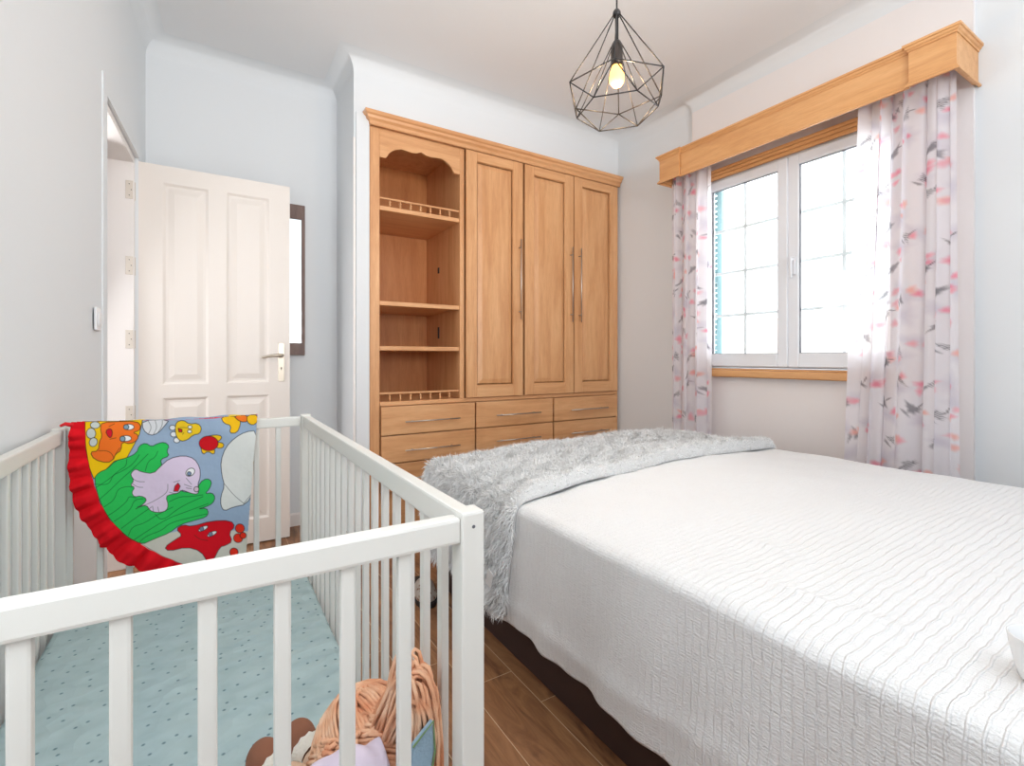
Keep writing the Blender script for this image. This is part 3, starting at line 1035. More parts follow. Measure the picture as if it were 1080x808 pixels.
# small rumples on top
z = z + np.where(drop < 0.01, 0.0022 * np.sin(x * 31 + 3 * np.sin(yb * 5)) * np.sin(yb * 13 + 2) , 0)
for (cx_, cy_, L_, Wd_, hgt) in ((1.03, 0.52, 0.09, 0.018, 0.010), (1.22, 0.72, 0.07, 0.014, 0.006), (1.06, 0.40, 0.10, 0.02, 0.006)):
    dx_, dy_ = x - cx_, y - cy_
    z = z + np.where(drop < 0.05, hgt * np.exp(-(dy_ / L_) ** 2 - (dx_ / Wd_) ** 2), 0)
uvb = np.stack([X + 0 * Yv, Yv + 0 * X], -1)
o = grid_obj('bedspread', np.stack([x, y, z], -1), M['spread'], uv=uvb)
tag(o, 'white textured bedspread covering the double bed', 'bedspread')
sm = o.modifiers.new('thick', 'SOLIDIFY'); sm.thickness = 0.003; sm.offset = 1

# ------------------------------------------------------------------ fur throw
edge_x = [0.5, 0.85, 1.02, 1.24, 1.46, 1.72, 2.09, 2.40, 2.6]
edge_y = [1.40, 1.375, 1.390, 1.425, 1.450, 1.475, 1.445, 1.395, 1.39]
def near_y(X):
    return np.interp(X, edge_x, edge_y)
TXL, TXR = BX0 - 0.375, BX1 + 0.06
nu, nv = 260, 130
u = np.linspace(0, 1, nu)[None, :]
v = np.linspace(0, 1, nv)[:, None]
X = TXL + (TXR - TXL) * u + 0 * v
yn = near_y(X)
Yt = yn + (2.14 + 0.25 - yn) * v
def throw_pos(X, Y, extra=0.0):
    yn = near_y(X)
    t_e = (Y - yn)
    fold = 0.038 * np.exp(-((t_e - 0.045) / 0.036) ** 4) + 0.010 * np.exp(-((t_e - 0.13) / 0.06) ** 2)
    fold = fold * np.clip((X - 0.86) / 0.1, 0.25, 1)
    edge = -0.008 * np.exp(-(t_e / 0.010) ** 2)
    off = 0.017 + 0.006 * (1 + np.sin(X * 11 + Y * 5)) * 0.5 + 0.005 * np.sin(Y * 17 + X * 3)
    x, y, z, drop = bedmap(X, Y, 0.016, r=0.05)
    hang = np.clip(drop / 0.3, 0, 1)
    left = X < BX0 + 0.1
    x = x - np.where(left, hang * (0.020 + 0.014 * np.sin(Y * 13 + 1)), 0)
    z = z + np.where(drop < 0.04, off - 0.016 + fold + edge + extra, (off - 0.016 + fold) * np.clip(1 - drop / 0.08, 0, 1))
    x = x - np.where(left & (drop > 0.02), fold * 0.8 + extra, 0)
    return x, y, z, drop
x, y, z, drop = throw_pos(X, Yt)
fur_base = slin((212, 212, 212))
paint = np.ones((nv, nu, 3)) * fur_base
rst = np.random.RandomState(5)
throw = grid_obj('throw_blanket', np.stack([x, y, z], -1), M['fur'], paint=paint)
tag(throw, 'shaggy pale grey faux fur throw spread over the foot of the bed', 'blanket')
sm = throw.modifiers.new('thick', 'SOLIDIFY'); sm.thickness = 0.010; sm.offset = -1
# the pile: individual tapered tufts rooted on the cloth
NS = 105000
Xs = rst.uniform(TXL, TXR, NS)
tt = rst.uniform(0, 1, NS)
Ys = near_y(Xs) + tt * (2.14 + 0.16 - near_y(Xs))
e_ = 0.004
p = np.stack(throw_pos(Xs, Ys)[:3], -1)
pu = np.stack(throw_pos(Xs + e_, Ys)[:3], -1) - p
pv = np.stack(throw_pos(Xs, Ys + e_)[:3], -1) - p
nrm = np.cross(pu, pv)
nrm /= np.linalg.norm(nrm, axis=1, keepdims=True) + 1e-9
drop_s = throw_pos(Xs, Ys)[3]
te = Ys - near_y(Xs)
short = (te < 0.078) & (Xs > 0.90)
L = np.where(short, rst.uniform(0.008, 0.014, NS), rst.uniform(0.022, 0.040, NS))
L = np.where(drop_s > 0.05, L * 1.25, L)
# clumped lie direction
fx = np.sin(Xs * 37 + 2.1 * np.sin(Ys * 31)) + 0.7 * np.sin(Xs * 83 + Ys * 61)
fy = np.sin(Ys * 41 + 1.7 * np.sin(Xs * 29)) + 0.7 * np.sin(Ys * 97 - Xs * 53)
lie = np.stack([fx, fy, 0 * fx], -1) * 0.55
grav = np.where(drop_s[:, None] > 0.03, np.array([[0, 0, -1.7]]), np.array([[-0.10, -0.25, -0.2]]))
rnd = rst.normal(0, 0.32, (NS, 3))
d1 = nrm * np.where(short, 1.0, 0.75)[:, None] + lie * 0.6 + rnd + grav * 0.35
d1 /= np.linalg.norm(d1, axis=1, keepdims=True)
d2 = nrm * 0.25 + lie * 1.3 + rnd * 1.2 + grav
d2 /= np.linalg.norm(d2, axis=1, keepdims=True)
wd = np.where(short, 0.0010, 0.00125) * rst.uniform(0.8, 1.4, NS)
sd = np.cross(d1, rst.normal(0, 1, (NS, 3)))
sd /= np.linalg.norm(sd, axis=1, keepdims=True) + 1e-9
p0 = p - nrm * 0.001
p1 = p0 + d1 * (L * 0.5)[:, None]
p2 = p1 + d2 * (L * 0.5)[:, None]
# keep tips out of the cloth on top
V5 = np.stack([p0 - sd * wd[:, None], p0 + sd * wd[:, None], p1 - sd * wd[:, None] * 0.8, p1 + sd * wd[:, None] * 0.8, p2], 1)
base_i = np.arange(NS)[:, None] * 5
quads = base_i + np.array([[0, 1, 3, 2]])
tris = base_i + np.array([[2, 3, 4]])
me = bpy.data.meshes.new('fur_pile')
me.vertices.add(NS * 5)
me.vertices.foreach_set('co', V5.astype(np.float32).ravel())
loops = np.concatenate([quads.ravel(), tris.ravel()]).astype(np.int32)
me.loops.add(len(loops))
me.loops.foreach_set('vertex_index', loops)
me.polygons.add(NS * 2)
me.polygons.foreach_set('loop_start', np.concatenate([np.arange(NS) * 4, NS * 4 + np.arange(NS) * 3]).astype(np.int32))
me.polygons.foreach_set('loop_total', np.concatenate([np.full(NS, 4), np.full(NS, 3)]).astype(np.int32))
me.update(calc_edges=True)
ca = me.color_attributes.new('paint', 'FLOAT_COLOR', 'POINT')
tone = rst.uniform(0, 1, NS)
cc = slin((233, 234, 234))[None] * (1 - tone[:, None]) + slin((252, 253, 253))[None] * tone[:, None]
c4 = np.ones((NS, 5, 4), np.float32)
c4[:, :, :3] = cc[:, None, :]
ca.data.foreach_set('color', c4.ravel())
me.materials.append(M['fur'])
fp = link(bpy.data.objects.new('fur_pile', me), throw)
tag(fp, kind='stuff')
bm = B()
box(bm, 0.795, 0.797, 1.405, 1.44, 0.275, 0.33)
bmesh.ops.rotate(bm, cent=(0.796, 1.42, 0.30), matrix=Matrix.Rotation(0.3, 3, 'X'), verts=bm.verts)
o = obj('care_tag', bm, M['mattress_white'], throw)
o['label'] = 'small white care tag'

# cup on the bed
bm = B()
lathe(bm, [(0.001, 0.0), (0.026, 0.0), (0.030, 0.004), (0.034, 0.02), (0.039, 0.045), (0.0425, 0.066), (0.0415, 0.0675), (0.0395, 0.066), (0.036, 0.045), (0.030, 0.018), (0.022, 0.008), (0.001, 0.007)], (1.066, 0.196, 0.552), 40, caps=False)
o = obj('cup', bm, M['ceramic'], smooth=True)
tag(o, 'small white cup standing on the near edge of the bedspread', 'cup')

# ------------------------------------------------------------------ crib
CX0, CX1, CY0, CY1 = -0.358, 0.290, 0.53, 1.77
CT = 0.848
t_ = Thing('crib', (-0.034, 1.15, 0), 'white wooden baby crib with straight slats standing beside the bed', 'crib')
PW = 0.031
for (x0, y0) in ((CX0, CY0), (CX1 - PW, CY0), (CX0, CY1 - PW), (CX1 - PW, CY1 - PW)):
    bm = B(); box(bm, x0, x0 + PW, y0, y0 + PW, 0.0, CT + 0.004, 0.0035, 2)
    ps = t_.part('post', bm, M['crib'])
    bm = B()
    yy = y0 if y0 < 1 else y0 + PW
    s_ = -1 if y0 < 1 else 1
    tube(bm, [(x0 + PW / 2, yy + s_ * 0.0004, CT - 0.014), (x0 + PW / 2, yy - s_ * 0.003, CT - 0.014)], 0.0022, 10)
    t_.part('bolt', bm, M['gasket'], parent=ps)
for (y0, y1) in ((CY0 + 0.003, CY0 + 0.026), (CY1 - 0.026, CY1 - 0.003)):
    for (z0, z1) in ((CT - 0.033, CT - 0.002), (0.18, 0.215)):
        bm = B(); box(bm, CX0 + PW, CX1 - PW, y0, y1, z0, z1, 0.004, 2)
        t_.part('end_rail', bm, M['crib'])
for (x0, x1) in ((CX0 + 0.004, CX0 + 0.026), (CX1 - 0.026, CX1 - 0.004)):
    for (z0, z1) in ((CT - 0.036, CT), (0.18, 0.215)):
        bm = B(); box(bm, x0, x1, CY0 + PW, CY1 - PW, z0, z1, 0.004, 2)
        t_.part('side_rail', bm, M['crib'])
slat_x = [-0.325 + 0.0645 * k + 0.0 for k in range(0, 9)]
slat_x = [-0.322, -0.258, -0.194, -0.130, -0.066, -0.0015, 0.063, 0.1275, 0.191]
for yc in (CY0 + 0.0145, CY1 - 0.0145):
    for x in slat_x:
        bm = B(); box(bm, x - 0.008, x + 0.008, yc - 0.006, yc + 0.006, 0.214, CT - 0.033, 0.003, 2)
        t_.part('slat', bm, M['crib'])
for xc in (CX0 + 0.015, CX1 - 0.015):
    for k in range(17):
        y = 0.6235 + 0.0655 * k
        if y > 1.70:
            continue
        bm = B(); box(bm, xc - 0.006, xc + 0.006, y - 0.008, y + 0.008, 0.214, CT - 0.035, 0.003, 2)
        t_.part('slat', bm, M['crib'])
bm = B(); box(bm, CX0 + 0.027, CX1 - 0.027, CY0 + 0.032, CY1 - 0.032, 0.245, 0.262)
t_.part('mattress_board', bm, M['crib'])

# crib mattress in a sage quilted sheet
nx, ny = 90, 170
X0, X1, Y0, Y1 = CX0 + 0.030, CX1 - 0.030, CY0 + 0.033, CY1 - 0.055
bm = B(); box(bm, X0, X1, Y0, Y1, 0.264, 0.375, 0.028, 5)
bmesh.ops.subdivide_edges(bm, edges=list(bm.edges), cuts=6, use_grid_fill=True)
for v_ in bm.verts:
    if v_.co.z > 0.36:
        v_.co.z += 0.006 * noise.noise(v_.co * 9)
o = obj('crib_mattress', bm, M['quilt'], smooth=True)
tag(o, 'grey green quilted mattress lying inside the crib', 'mattress')

# ------------------------------------------------------------------ play mat
def to_plane(px, py, Y):
    t = (px - CXP) / FPX
    d = Y / (CS - SN * t)
    return (SN + CS * t) * d, CAMH + (HOR - py) * d / FPX
Z = lambda pts: np.array([(60 + a / 5.385, 430 + b / 5.385) for a, b in pts])      # measured sheet coordinates
Q = lambda pts: np.array([(a / 2.6925, 508 + b / 2.6925) for a, b in pts])
def chaikin(P, it=2):
    for _ in range(it):
        A_, B_ = P, np.roll(P, -1, 0)
        P = np.stack([A_ * .75 + B_ * .25, A_ * .25 + B_ * .75], 1).reshape(-1, 2)
    return P
def ellp(cx, cy, a, b, ang=0):
    th = np.linspace(0, 2 * PI, 24, endpoint=False)
    x = a * np.cos(th); y = b * np.sin(th)
    return Z([(cx + p_ * math.cos(ang) - q_ * math.sin(ang), cy + p_ * math.sin(ang) + q_ * math.cos(ang)) for p_, q_ in zip(x, y)])
step = 0.42
px = np.arange(68, 273, step)
py = np.arange(434, 622, step)
PX, PY = np.meshgrid(px, py)
def sdist(P):
    """signed distance (negative inside)"""
    d = np.full(PX.shape, 1e9)
    ins = np.zeros(PX.shape, bool)
    Pn = np.roll(P, -1, 0)
    for (ax, ay), (bx, by) in zip(P, Pn):
        ex, ey = bx - ax, by - ay
        l2 = ex * ex + ey * ey + 1e-12
        t = np.clip(((PX - ax) * ex + (PY - ay) * ey) / l2, 0, 1)
        d = np.minimum(d, np.hypot(PX - ax - t * ex, PY - ay - t * ey))
        if ay != by:
            c = ((ay > PY) != (by > PY)) & (PX < (bx - ax) * (PY - ay) / (by - ay) + ax)
            ins ^= c
    return np.where(ins, -d, d)
def ldist(P):
    d = np.full(PX.shape, 1e9)
    for (ax, ay), (bx, by) in zip(P[:-1], P[1:]):
        ex, ey = bx - ax, by - ay
        t = np.clip(((PX - ax) * ex + (PY - ay) * ey) / (ex * ex + ey * ey + 1e-12), 0, 1)
        d = np.minimum(d, np.hypot(PX - ax - t * ex, PY - ay - t * ey))
    return d
inner = np.vstack([Z([(1140, 38), (1000, 42), (900, 60), (700, 66), (480, 70), (165, 80)]),
                   Z([(168, 200), (180, 300), (210, 420), (250, 540), (310, 640), (400, 725), (490, 770)]),
                   np.array([(171.5, 585), (197.5, 596), (225, 604), (270, 609)]), np.array([(276, 560), (276, 437)])])
outer = np.vstack([np.array([(271.5, 436.5), (200, 442), (90, 444), (76, 445)]),
                   np.array([(73.5, 465), (73.5, 500), (77, 520), (81, 536), (89.5, 549), (95, 558), (103, 566), (106, 573), (105.4, 576), (111.9, 578), (117, 584), (126, 590), (137.8, 596), (150, 600), (160, 603.5), (180, 608), (205, 613), (235, 615), (257, 615), (263, 540)])])
img = np.zeros(PX.shape + (3,))
RED = slin((218, 18, 32))
img[:] = RED
# ruffle gathers: slightly different reds of the folded frill
def put(P, c, line=True, lw=0.42, alpha=1.0):
    sd_ = sdist(P)
    m = np.clip(0.5 - sd_ / step, 0, 1)[..., None] * alpha
    img[:] = img * (1 - m) + slin(c) * m
    if line:
        l = np.clip((lw + step * 0.5 - np.abs(sd_)) / step, 0, 1)[..., None] * 0.9
        img[:] = img * (1 - l) + slin((28, 26, 30)) * l
sd_in = sdist(inner)
put(inner, (152, 172, 196), False)
GREEN, LILAC, ORANGE, YELLOW = (48, 194, 90), (222, 204, 226), (244, 118, 40), (246, 200, 20)
put(Z([(165, 78), (488, 68), (470, 150), (440, 210), (400, 282), (330, 300), (280, 350), (212, 400), (185, 330), (166, 200)]), YELLOW)
# sand
put(np.vstack([Z([(480, 770), (560, 735), (640, 705), (720, 690)]), np.array([(200, 556), (272, 560), (272, 610), (225, 604), (197, 596), (171, 585)])]), (206, 202, 190), False)
# sea weed
put(chaikin(Z([(212, 400), (240, 365), (290, 345), (330, 300), (400, 282), (455, 255), (470, 212), (505, 198), (540, 220), (572, 202), (612, 194), (640, 215), (625, 245), (640, 272), (590, 290), (598, 320), (600, 400), (700, 470),
               (790, 480), (812, 420), (850, 397), (880, 415), (868, 455), (840, 485), (880, 478), (900, 505), (885, 540), (845, 560), (800, 572), (850, 566), (862, 595), (845, 620), (790, 635), (700, 660), (640, 705), (560, 735), (480, 772), (400, 725), (310, 640), (250, 540)]), 1), GREEN)
# seal
put(chaikin(Z([(430, 360), (450, 345), (480, 362), (550, 372), (590, 330), (640, 285), (720, 268), (780, 285), (812, 335), (815, 390), (800, 430), (808, 460), (800, 487), (765, 482), (710, 460), (690, 482), (650, 487), (620, 500), (635, 550), (622, 582), (592, 590), (560, 590), (530, 580), (512, 550), (470, 560), (445, 575), (500, 540), (512, 515), (480, 498), (440, 505), (425, 480), (445, 450), (418, 440), (440, 410), (420, 380)]), 1), LILAC)
put(Z([(665, 470), (672, 440), (690, 422), (702, 440), (690, 470)]), (214, 30, 44))
put(ellp(758, 362, 27, 20, -0.6), (240, 240, 240)); put(ellp(752, 370, 11, 11), (120, 140, 170))
put(ellp(793, 458, 14, 15), (215, 190, 205))
# orange crab-like creature
put(chaikin(Z([(262, 82), (250, 110), (262, 160), (245, 190), (240, 242), (192, 248), (215, 292), (290, 312), (325, 290), (335, 262), (368, 240), (372, 190), (420, 205), (462, 180), (462, 150), (432, 140), (472, 128), (478, 98), (455, 76), (360, 76)]), 1), ORANGE)
put(ellp(412, 108, 28, 16), (240, 240, 240)); put(ellp(396, 108, 15, 14), (130, 160, 176))
put(ellp(395, 172, 30, 16), (240, 240, 240)); put(ellp(376, 174, 15, 15), (130, 160, 176))
put(chaikin(Z([(280, 130), (305, 115), (320, 130), (315, 165), (298, 165)]), 1), (214, 30, 50))
put(ellp(222, 97, 27, 19), (205, 210, 205)); put(ellp(200, 143, 26, 29), (205, 210, 205)); put(ellp(212, 192, 22, 26, 0.5), (205, 210, 205))
# white shell
put(chaikin(Z([(486, 70), (642, 64), (610, 105), (575, 145), (530, 158), (490, 125)]), 1), (222, 222, 224))
# yellow bird-like fish with scalloped edge
for c_ in ((658, 112), (664, 150), (682, 183)):
    put(ellp(*c_, 18, 15), (228, 230, 232))
put(chaikin(Z([(680, 78), (720, 68), (752, 92), (800, 86), (824, 112), (812, 146), (775, 152), (742, 182), (705, 190), (680, 165), (672, 120)]), 1), (236, 196, 40))
put(Z([(690, 115), (712, 122), (712, 138), (694, 136)]), (206, 40, 40)); put(ellp(757, 108, 12, 9), (240, 240, 240)); put(ellp(755, 133, 12, 9), (240, 240, 240))
# red fish
put(chaikin(Z([(815, 215), (828, 266), (858, 244), (892, 266), (900, 232)]), 1), (240, 190, 30))
put(chaikin(Z([(845, 162), (900, 150), (938, 158), (928, 182), (905, 190), (950, 200), (942, 228), (905, 226)]), 1), (240, 190, 30))
put(ellp(862, 200, 54, 42), (206, 24, 34))
# yellow and orange creature top right
put(chaikin(Z([(930, 52), (1000, 44), (1040, 60), (1042, 95), (1022, 142), (978, 142), (990, 100), (948, 88)]), 1), (244, 190, 30))
put(chaikin(Z([(1000, 44), (1085, 40), (1085, 78), (1040, 80)]), 1), (240, 120, 40))
put(chaikin(Z([(1080, 40), (1140, 38), (1140, 80), (1110, 100), (1078, 80)]), 1), (244, 190, 30))
# white whale
put(chaikin(Z([(1135, 128), (1070, 135), (1010, 168), (958, 222), (930, 300), (935, 380), (952, 440), (930, 500), (930, 552), (950, 584), (1000, 560), (1075, 545), (1120, 470), (1140, 300)]), 1), (218, 220, 216))
# starfish
put(chaikin(Q([(500, 132), (520, 120), (545, 126), (600, 110), (655, 108), (668, 125), (650, 143), (660, 168), (640, 180), (625, 183), (605, 222), (590, 226), (570, 195), (530, 183), (480, 194), (467, 182), (500, 160), (518, 150)]), 1), (212, 18, 34))
for a_, b_ in ((577, 132), (602, 147)):
    th = np.linspace(0, 2 * PI, 16, endpoint=False)
    put(Q([(a_ + 13 * math.cos(q) - 3 * math.sin(q), b_ + 7 * math.sin(q) - 4 * math.cos(q)) for q in th]), (228, 228, 230))
    put(Q([(a_ - 4 + 6 * math.cos(q), b_ + 1 + 6 * math.sin(q)) for q in th]), (120, 130, 150), lw=0.25)
for a_, b_, r_ in ((681, 130, 13), (676, 158, 13), (664, 198, 12), (690, 150, 9)):
    th = np.linspace(0, 2 * PI, 16, endpoint=False)
    put(Q([(a_ + r_ * math.cos(q), b_ + r_ * math.sin(q)) for q in th]), (228, 50, 30))
# drawn lines
lines = [Z([(225, 450), (290, 410), (360, 350), (395, 330), (400, 290)]), Z([(215, 430), (260, 435), (300, 430), (320, 380), (360, 365), (420, 330), (455, 290), (470, 265)]),
         Z([(240, 520), (300, 470), (360, 410), (430, 350), (520, 260)]), Z([(270, 560), (330, 520), (345, 460), (400, 445), (430, 450)]), Z([(290, 610), (340, 580), (400, 530), (410, 500), (450, 510)]),
         Z([(505, 355), (520, 300), (560, 280), (575, 245)]), Z([(330, 640), (420, 580), (440, 520), (490, 515)]), Z([(370, 680), (450, 620), (540, 560)]), Z([(410, 720), (430, 670), (500, 650), (560, 610), (640, 570), (660, 560)]),
         Z([(440, 745), (520, 690), (640, 620), (700, 600), (860, 540)]), Z([(560, 600), (600, 640), (700, 560), (830, 500)]), Z([(470, 760), (510, 720), (600, 690), (640, 650), (760, 620), (850, 600)]),
         Z([(640, 530), (700, 500), (760, 500), (830, 490)]), Z([(680, 330), (715, 355), (700, 400)])[:0],
         Z([(430, 400), (460, 418), (500, 418)]), Z([(430, 430), (460, 450), (490, 450)]), Z([(632, 430), (632, 470), (600, 500), (520, 545), (460, 560)]), Z([(545, 555), (550, 585)]), Z([(575, 560), (580, 585)]),
         Z([(640, 475), (680, 485), (715, 462)]), Z([(665, 418), (700, 408)]), Z([(735, 395), (765, 430)]), Z([(725, 430), (765, 445)]), Z([(735, 450), (765, 455)]),
         Z([(240, 242), (290, 240), (320, 262), (325, 290)]), Z([(335, 262), (360, 225)]), Z([(300, 105), (330, 90)]), Z([(305, 175), (340, 168)]),
         Z([(520, 72), (540, 110), (520, 150)]), Z([(560, 70), (570, 110), (550, 150)]), Z([(600, 68), (600, 100), (575, 140)]), Z([(1060, 540), (1000, 490), (950, 430)]), Z([(1120, 470), (1060, 540)]),
         Q([(552, 150), (565, 162), (590, 166)]), Z([(700, 110), (740, 112)]), Z([(715, 150), (722, 140)])]
for ln in lines:
    if len(ln) < 2:
        continue
    for _ in range(2):
        if len(ln) > 2:
            a_, b_ = ln[:-1], ln[1:]
            ln = np.vstack([ln[:1], np.stack([a_ * .75 + b_ * .25, a_ * .25 + b_ * .75], 1).reshape(-1, 2), ln[-1:]])
    l = np.clip((0.30 + step * 0.5 - ldist(ln)) / step, 0, 1)[..., None] * 0.8
    img[:] = img * (1 - l) + slin((20, 40, 30)) * l
# seam line along the frill
l = np.clip((0.35 + step * 0.5 - np.abs(sd_in)) / step, 0, 1)[..., None] * 0.7 * (PX < 262)[..., None] * (PY > 446)[..., None]
img[:] = img * (1 - l) + slin((120, 8, 14)) * l
sd_out = sdist(outer)
YM = 1.728
GX, GZ = to_plane(PX, PY, YM)
# cloth relief: frill gathers and soft sag
cx_, cy_ = to_plane(262, 455, YM)
ang = np.arctan2(GZ - cy_, GX - cx_)
rad = np.hypot(GX - cx_, GZ - cy_)
frill = np.clip(sd_in / 12.0, 0, 1) * (PY > 447)
relief = 0.0045 * np.sin(GX * 24 + GZ * 9) * np.sin(GZ * 19 + 1) + frill * (0.009 * np.sin(ang * 46 + 2 * np.sin(ang * 9)) + 0.004 * np.sin(ang * 95 + 1)) 
relief -= frill * 0.004
relief = relief * np.clip((PY - 440) / 14, 0, 1)
co = np.stack([GX, YM + relief - 0.006, GZ], -1)
fm = (sd_out < 0.1)
keep = fm[:-1, :-1] & fm[1:, 1:] & fm[:-1, 1:] & fm[1:, :-1]
PMO = empty('play_mat', (-0.1, YM, 0.86))
tag(PMO, 'colourful round sea creature play mat with red frill, draped over the crib end', 'play mat')
def to_local(co, e):
    return co - np.array(e.location)
o = grid_obj('printed_cloth', to_local(co, PMO), M['print'], PMO, paint=img, keep=keep)
sm = o.modifiers.new('thick', 'SOLIDIFY'); sm.thickness = 0.003; sm.offset = -1
# fold over the rail and the back drop
xa, xb = to_plane(76, 446, YM)[0], to_plane(271.5, 438, YM)[0]
nu_ = 60
us = np.linspace(0, 1, nu_)[None, :]
prof_ = [(YM - 0.004, 0.8535), (YM + 0.004, 0.8575), (YM + 0.014, 0.859), (YM + 0.030, 0.8590), (YM + 0.044, 0.857), (YM + 0.049, 0.850), (YM + 0.051, 0.82), (YM + 0.053, 0.76), (YM + 0.052, 0.70)]
pr = np.array(prof_)
co2 = np.zeros((len(pr), nu_, 3))
co2[..., 0] = xa + (xb - xa) * us
co2[..., 1] = pr[:, 0][:, None]
co2[..., 2] = pr[:, 1][:, None] + 0.002 * np.sin(us * 25)
p2 = np.zeros(co2.shape)
p2[:] = slin((232, 200, 60))
p2[:, (us[0] < 0.1)] = RED
p2[:, (us[0] > 0.34) & (us[0] < 0.82)] = slin((152, 172, 196))
o = grid_obj('cloth_over_rail', to_local(co2, PMO), M['print'], PMO, paint=p2)
sm = o.modifiers.new('thick', 'SOLIDIFY'); sm.thickness = 0.003; sm.offset = 1
bm = B()
zx = to_plane(76, 446, YM)
tube(bm, [(zx[0] + 0.004, YM - 0.008, zx[1] - 0.006), (zx[0] - 0.012, YM - 0.010, zx[1] - 0.001), (zx[0] - 0.022, YM - 0.012, zx[1] - 0.006)], 0.005, 8, radii=[0.006, 0.005, 0.003])
bmesh.ops.translate(bm, vec=-PMO.location, verts=bm.verts)
obj('tie', bm, M['red_cloth'], PMO, smooth=True)['label'] = 'red corner of the frill'

# ------------------------------------------------------------------ rag doll with yarn hair
t_ = Thing('rag_doll', (0.15, 0.70, 0.38), 'rag doll with peach yarn hair and brown shoes lying in the crib', 'doll')
hc = Vector((0.200, 0.705, 0.465))
bm = B(); ellipsoid(bm, hc, (0.052, 0.065, 0.062))
t_.part('head', bm, M['skin_cloth'], smooth=True)
rs = random.Random(4)
bm = B()
hc = Vector((0.197, 0.700, 0.475))
def clampv(q, zmin=0.386):
    q.x = min(q.x, 0.258)
    q.y = max(q.y, 0.573)
    q.z = max(q.z, zmin)
    return q
# hanks of yarn wrapped over the head in changing directions, several layers deep
for h in range(26):
    ax = Vector((rs.uniform(-1, 1), rs.uniform(-1, 1), rs.uniform(0.0, 1.1))).normalized()
    side_ = ax.cross(Vector((rs.uniform(-1, 1), rs.uniform(-1, 1), rs.uniform(-1, 1)))).normalized()
    bi = ax.cross(side_).normalized()
    span = rs.uniform(1.0, 1.7)
    R0 = 0.060 + 0.024 * (h / 26) + rs.uniform(-.002, .004)
    bend = rs.uniform(-0.35, 0.35)
    for k in range(13):
        lat = (k - 6) * 0.075 + rs.uniform(-.02, .02)
        rr = R0 * (1 - 0.35 * ((k - 6) / 6) ** 2 * 0.2) + rs.uniform(-.002, .003)
        a0, a1 = -span + rs.uniform(-.15, .15), span + rs.uniform(-.15, .15)
        pts = []
        for q in range(11):
            u_ = a0 + (a1 - a0) * q / 10
            d_ = (ax * math.cos(u_) + side_ * math.sin(u_) + bi * (lat + bend * u_ * u_ * 0.5)).normalized()
            pts.append(clampv(hc + Vector((d_.x * rr, d_.y * rr * 1.15, d_.z * rr * 1.02))))
        tube(bm, pts, rs.uniform(0.0023, 0.0030), 6)
# a bunch rising in the corner and falling toward the rail
for i in range(90):
    st_ = Vector((0.205 + rs.uniform(-.025, .02), 0.66 + rs.uniform(-.03, .03), 0.52 + rs.uniform(-.02, .02)))
    top = Vector((0.232 + rs.uniform(-.016, .022), 0.620 + rs.uniform(-.03, .025), 0.612 + rs.uniform(-.035, .022)))
    end = Vector((0.243 + rs.uniform(-.03, .012), 0.585 + rs.uniform(-.008, .03), 0.44 + rs.uniform(-.03, .06)))
    pts = []
    for k in range(11):
        s = k / 10
        pts.append(clampv(st_ * (1 - s) ** 2 + (top * 2 - (st_ + end) * 0.5) * (2 * s * (1 - s)) + end * s ** 2))
    tube(bm, pts, rs.uniform(0.0023, 0.0030), 6)
# short curled ends along the face
for i in range(46):
    c0 = Vector((0.140 + rs.uniform(-.02, .05), 0.655 + rs.uniform(-.02, .02), 0.530 + rs.uniform(-.02, .012)))
    ph = rs.uniform(0, 6)
    pts = [c0 + Vector((0.008 * math.cos(q * 0.9 + ph), 0.006 * math.sin(q * 0.9 + ph), 0.0022 * q - 0.006)) for q in range(8)]
    tube(bm, pts, 0.0030, 6)
t_.part('yarn_hair', bm, M['yarn'], smooth=True)
# dress
nx_, ny_ = 50, 34
uu = np.linspace(0, 1, nx_)[None, :]
vv = np.linspace(0, 1, ny_)[:, None]
xd = -0.010 + 0.212 * uu + 0.0 * vv
yd = 0.568 + 0.085 * vv + 0.0 * uu
sm_ = np.clip(uu / 0.42, 0, 1)
sm_ = sm_ * sm_ * (3 - 2 * sm_)
edge_ = np.clip((1 - uu) / 0.08, 0, 1) ** 0.5
zd = 0.392 + 0.168 * sm_ * (0.35 + 0.65 * edge_) * np.sin(PI * np.clip(0.22 + 0.6 * vv, 0, 1)) ** 0.7 + 0.004 * np.sin(uu * 17 + vv * 4) + 0.002 * np.sin(uu * 37 + vv * 9)
o = grid_obj('dress', np.stack([xd, yd, zd], -1) - np.array(t_.loc), M['lavender'], t_.o)
sm = o.modifiers.new('thick', 'SOLIDIFY'); sm.thickness = 0.006; sm.offset = -1
bm = B()
prism(bm, [(0.208, 0.520), (0.212, 0.562), (0.239, 0.584), (0.241, 0.545), (0.232, 0.500)], 'y', 0.572, 0.580, 0.002)
pa = t_.part('patch', bm, M['denim'])
pa['label'] = 'pale blue cloth patch'
bm = B()
tube(bm, [(0.212, 0.571, 0.562), (0.239, 0.571, 0.584), (0.241, 0.571, 0.545), (0.232, 0.571, 0.500)], 0.0013, 6)
t_.part('patch_stitching', bm, M['green_trim'], parent=pa)
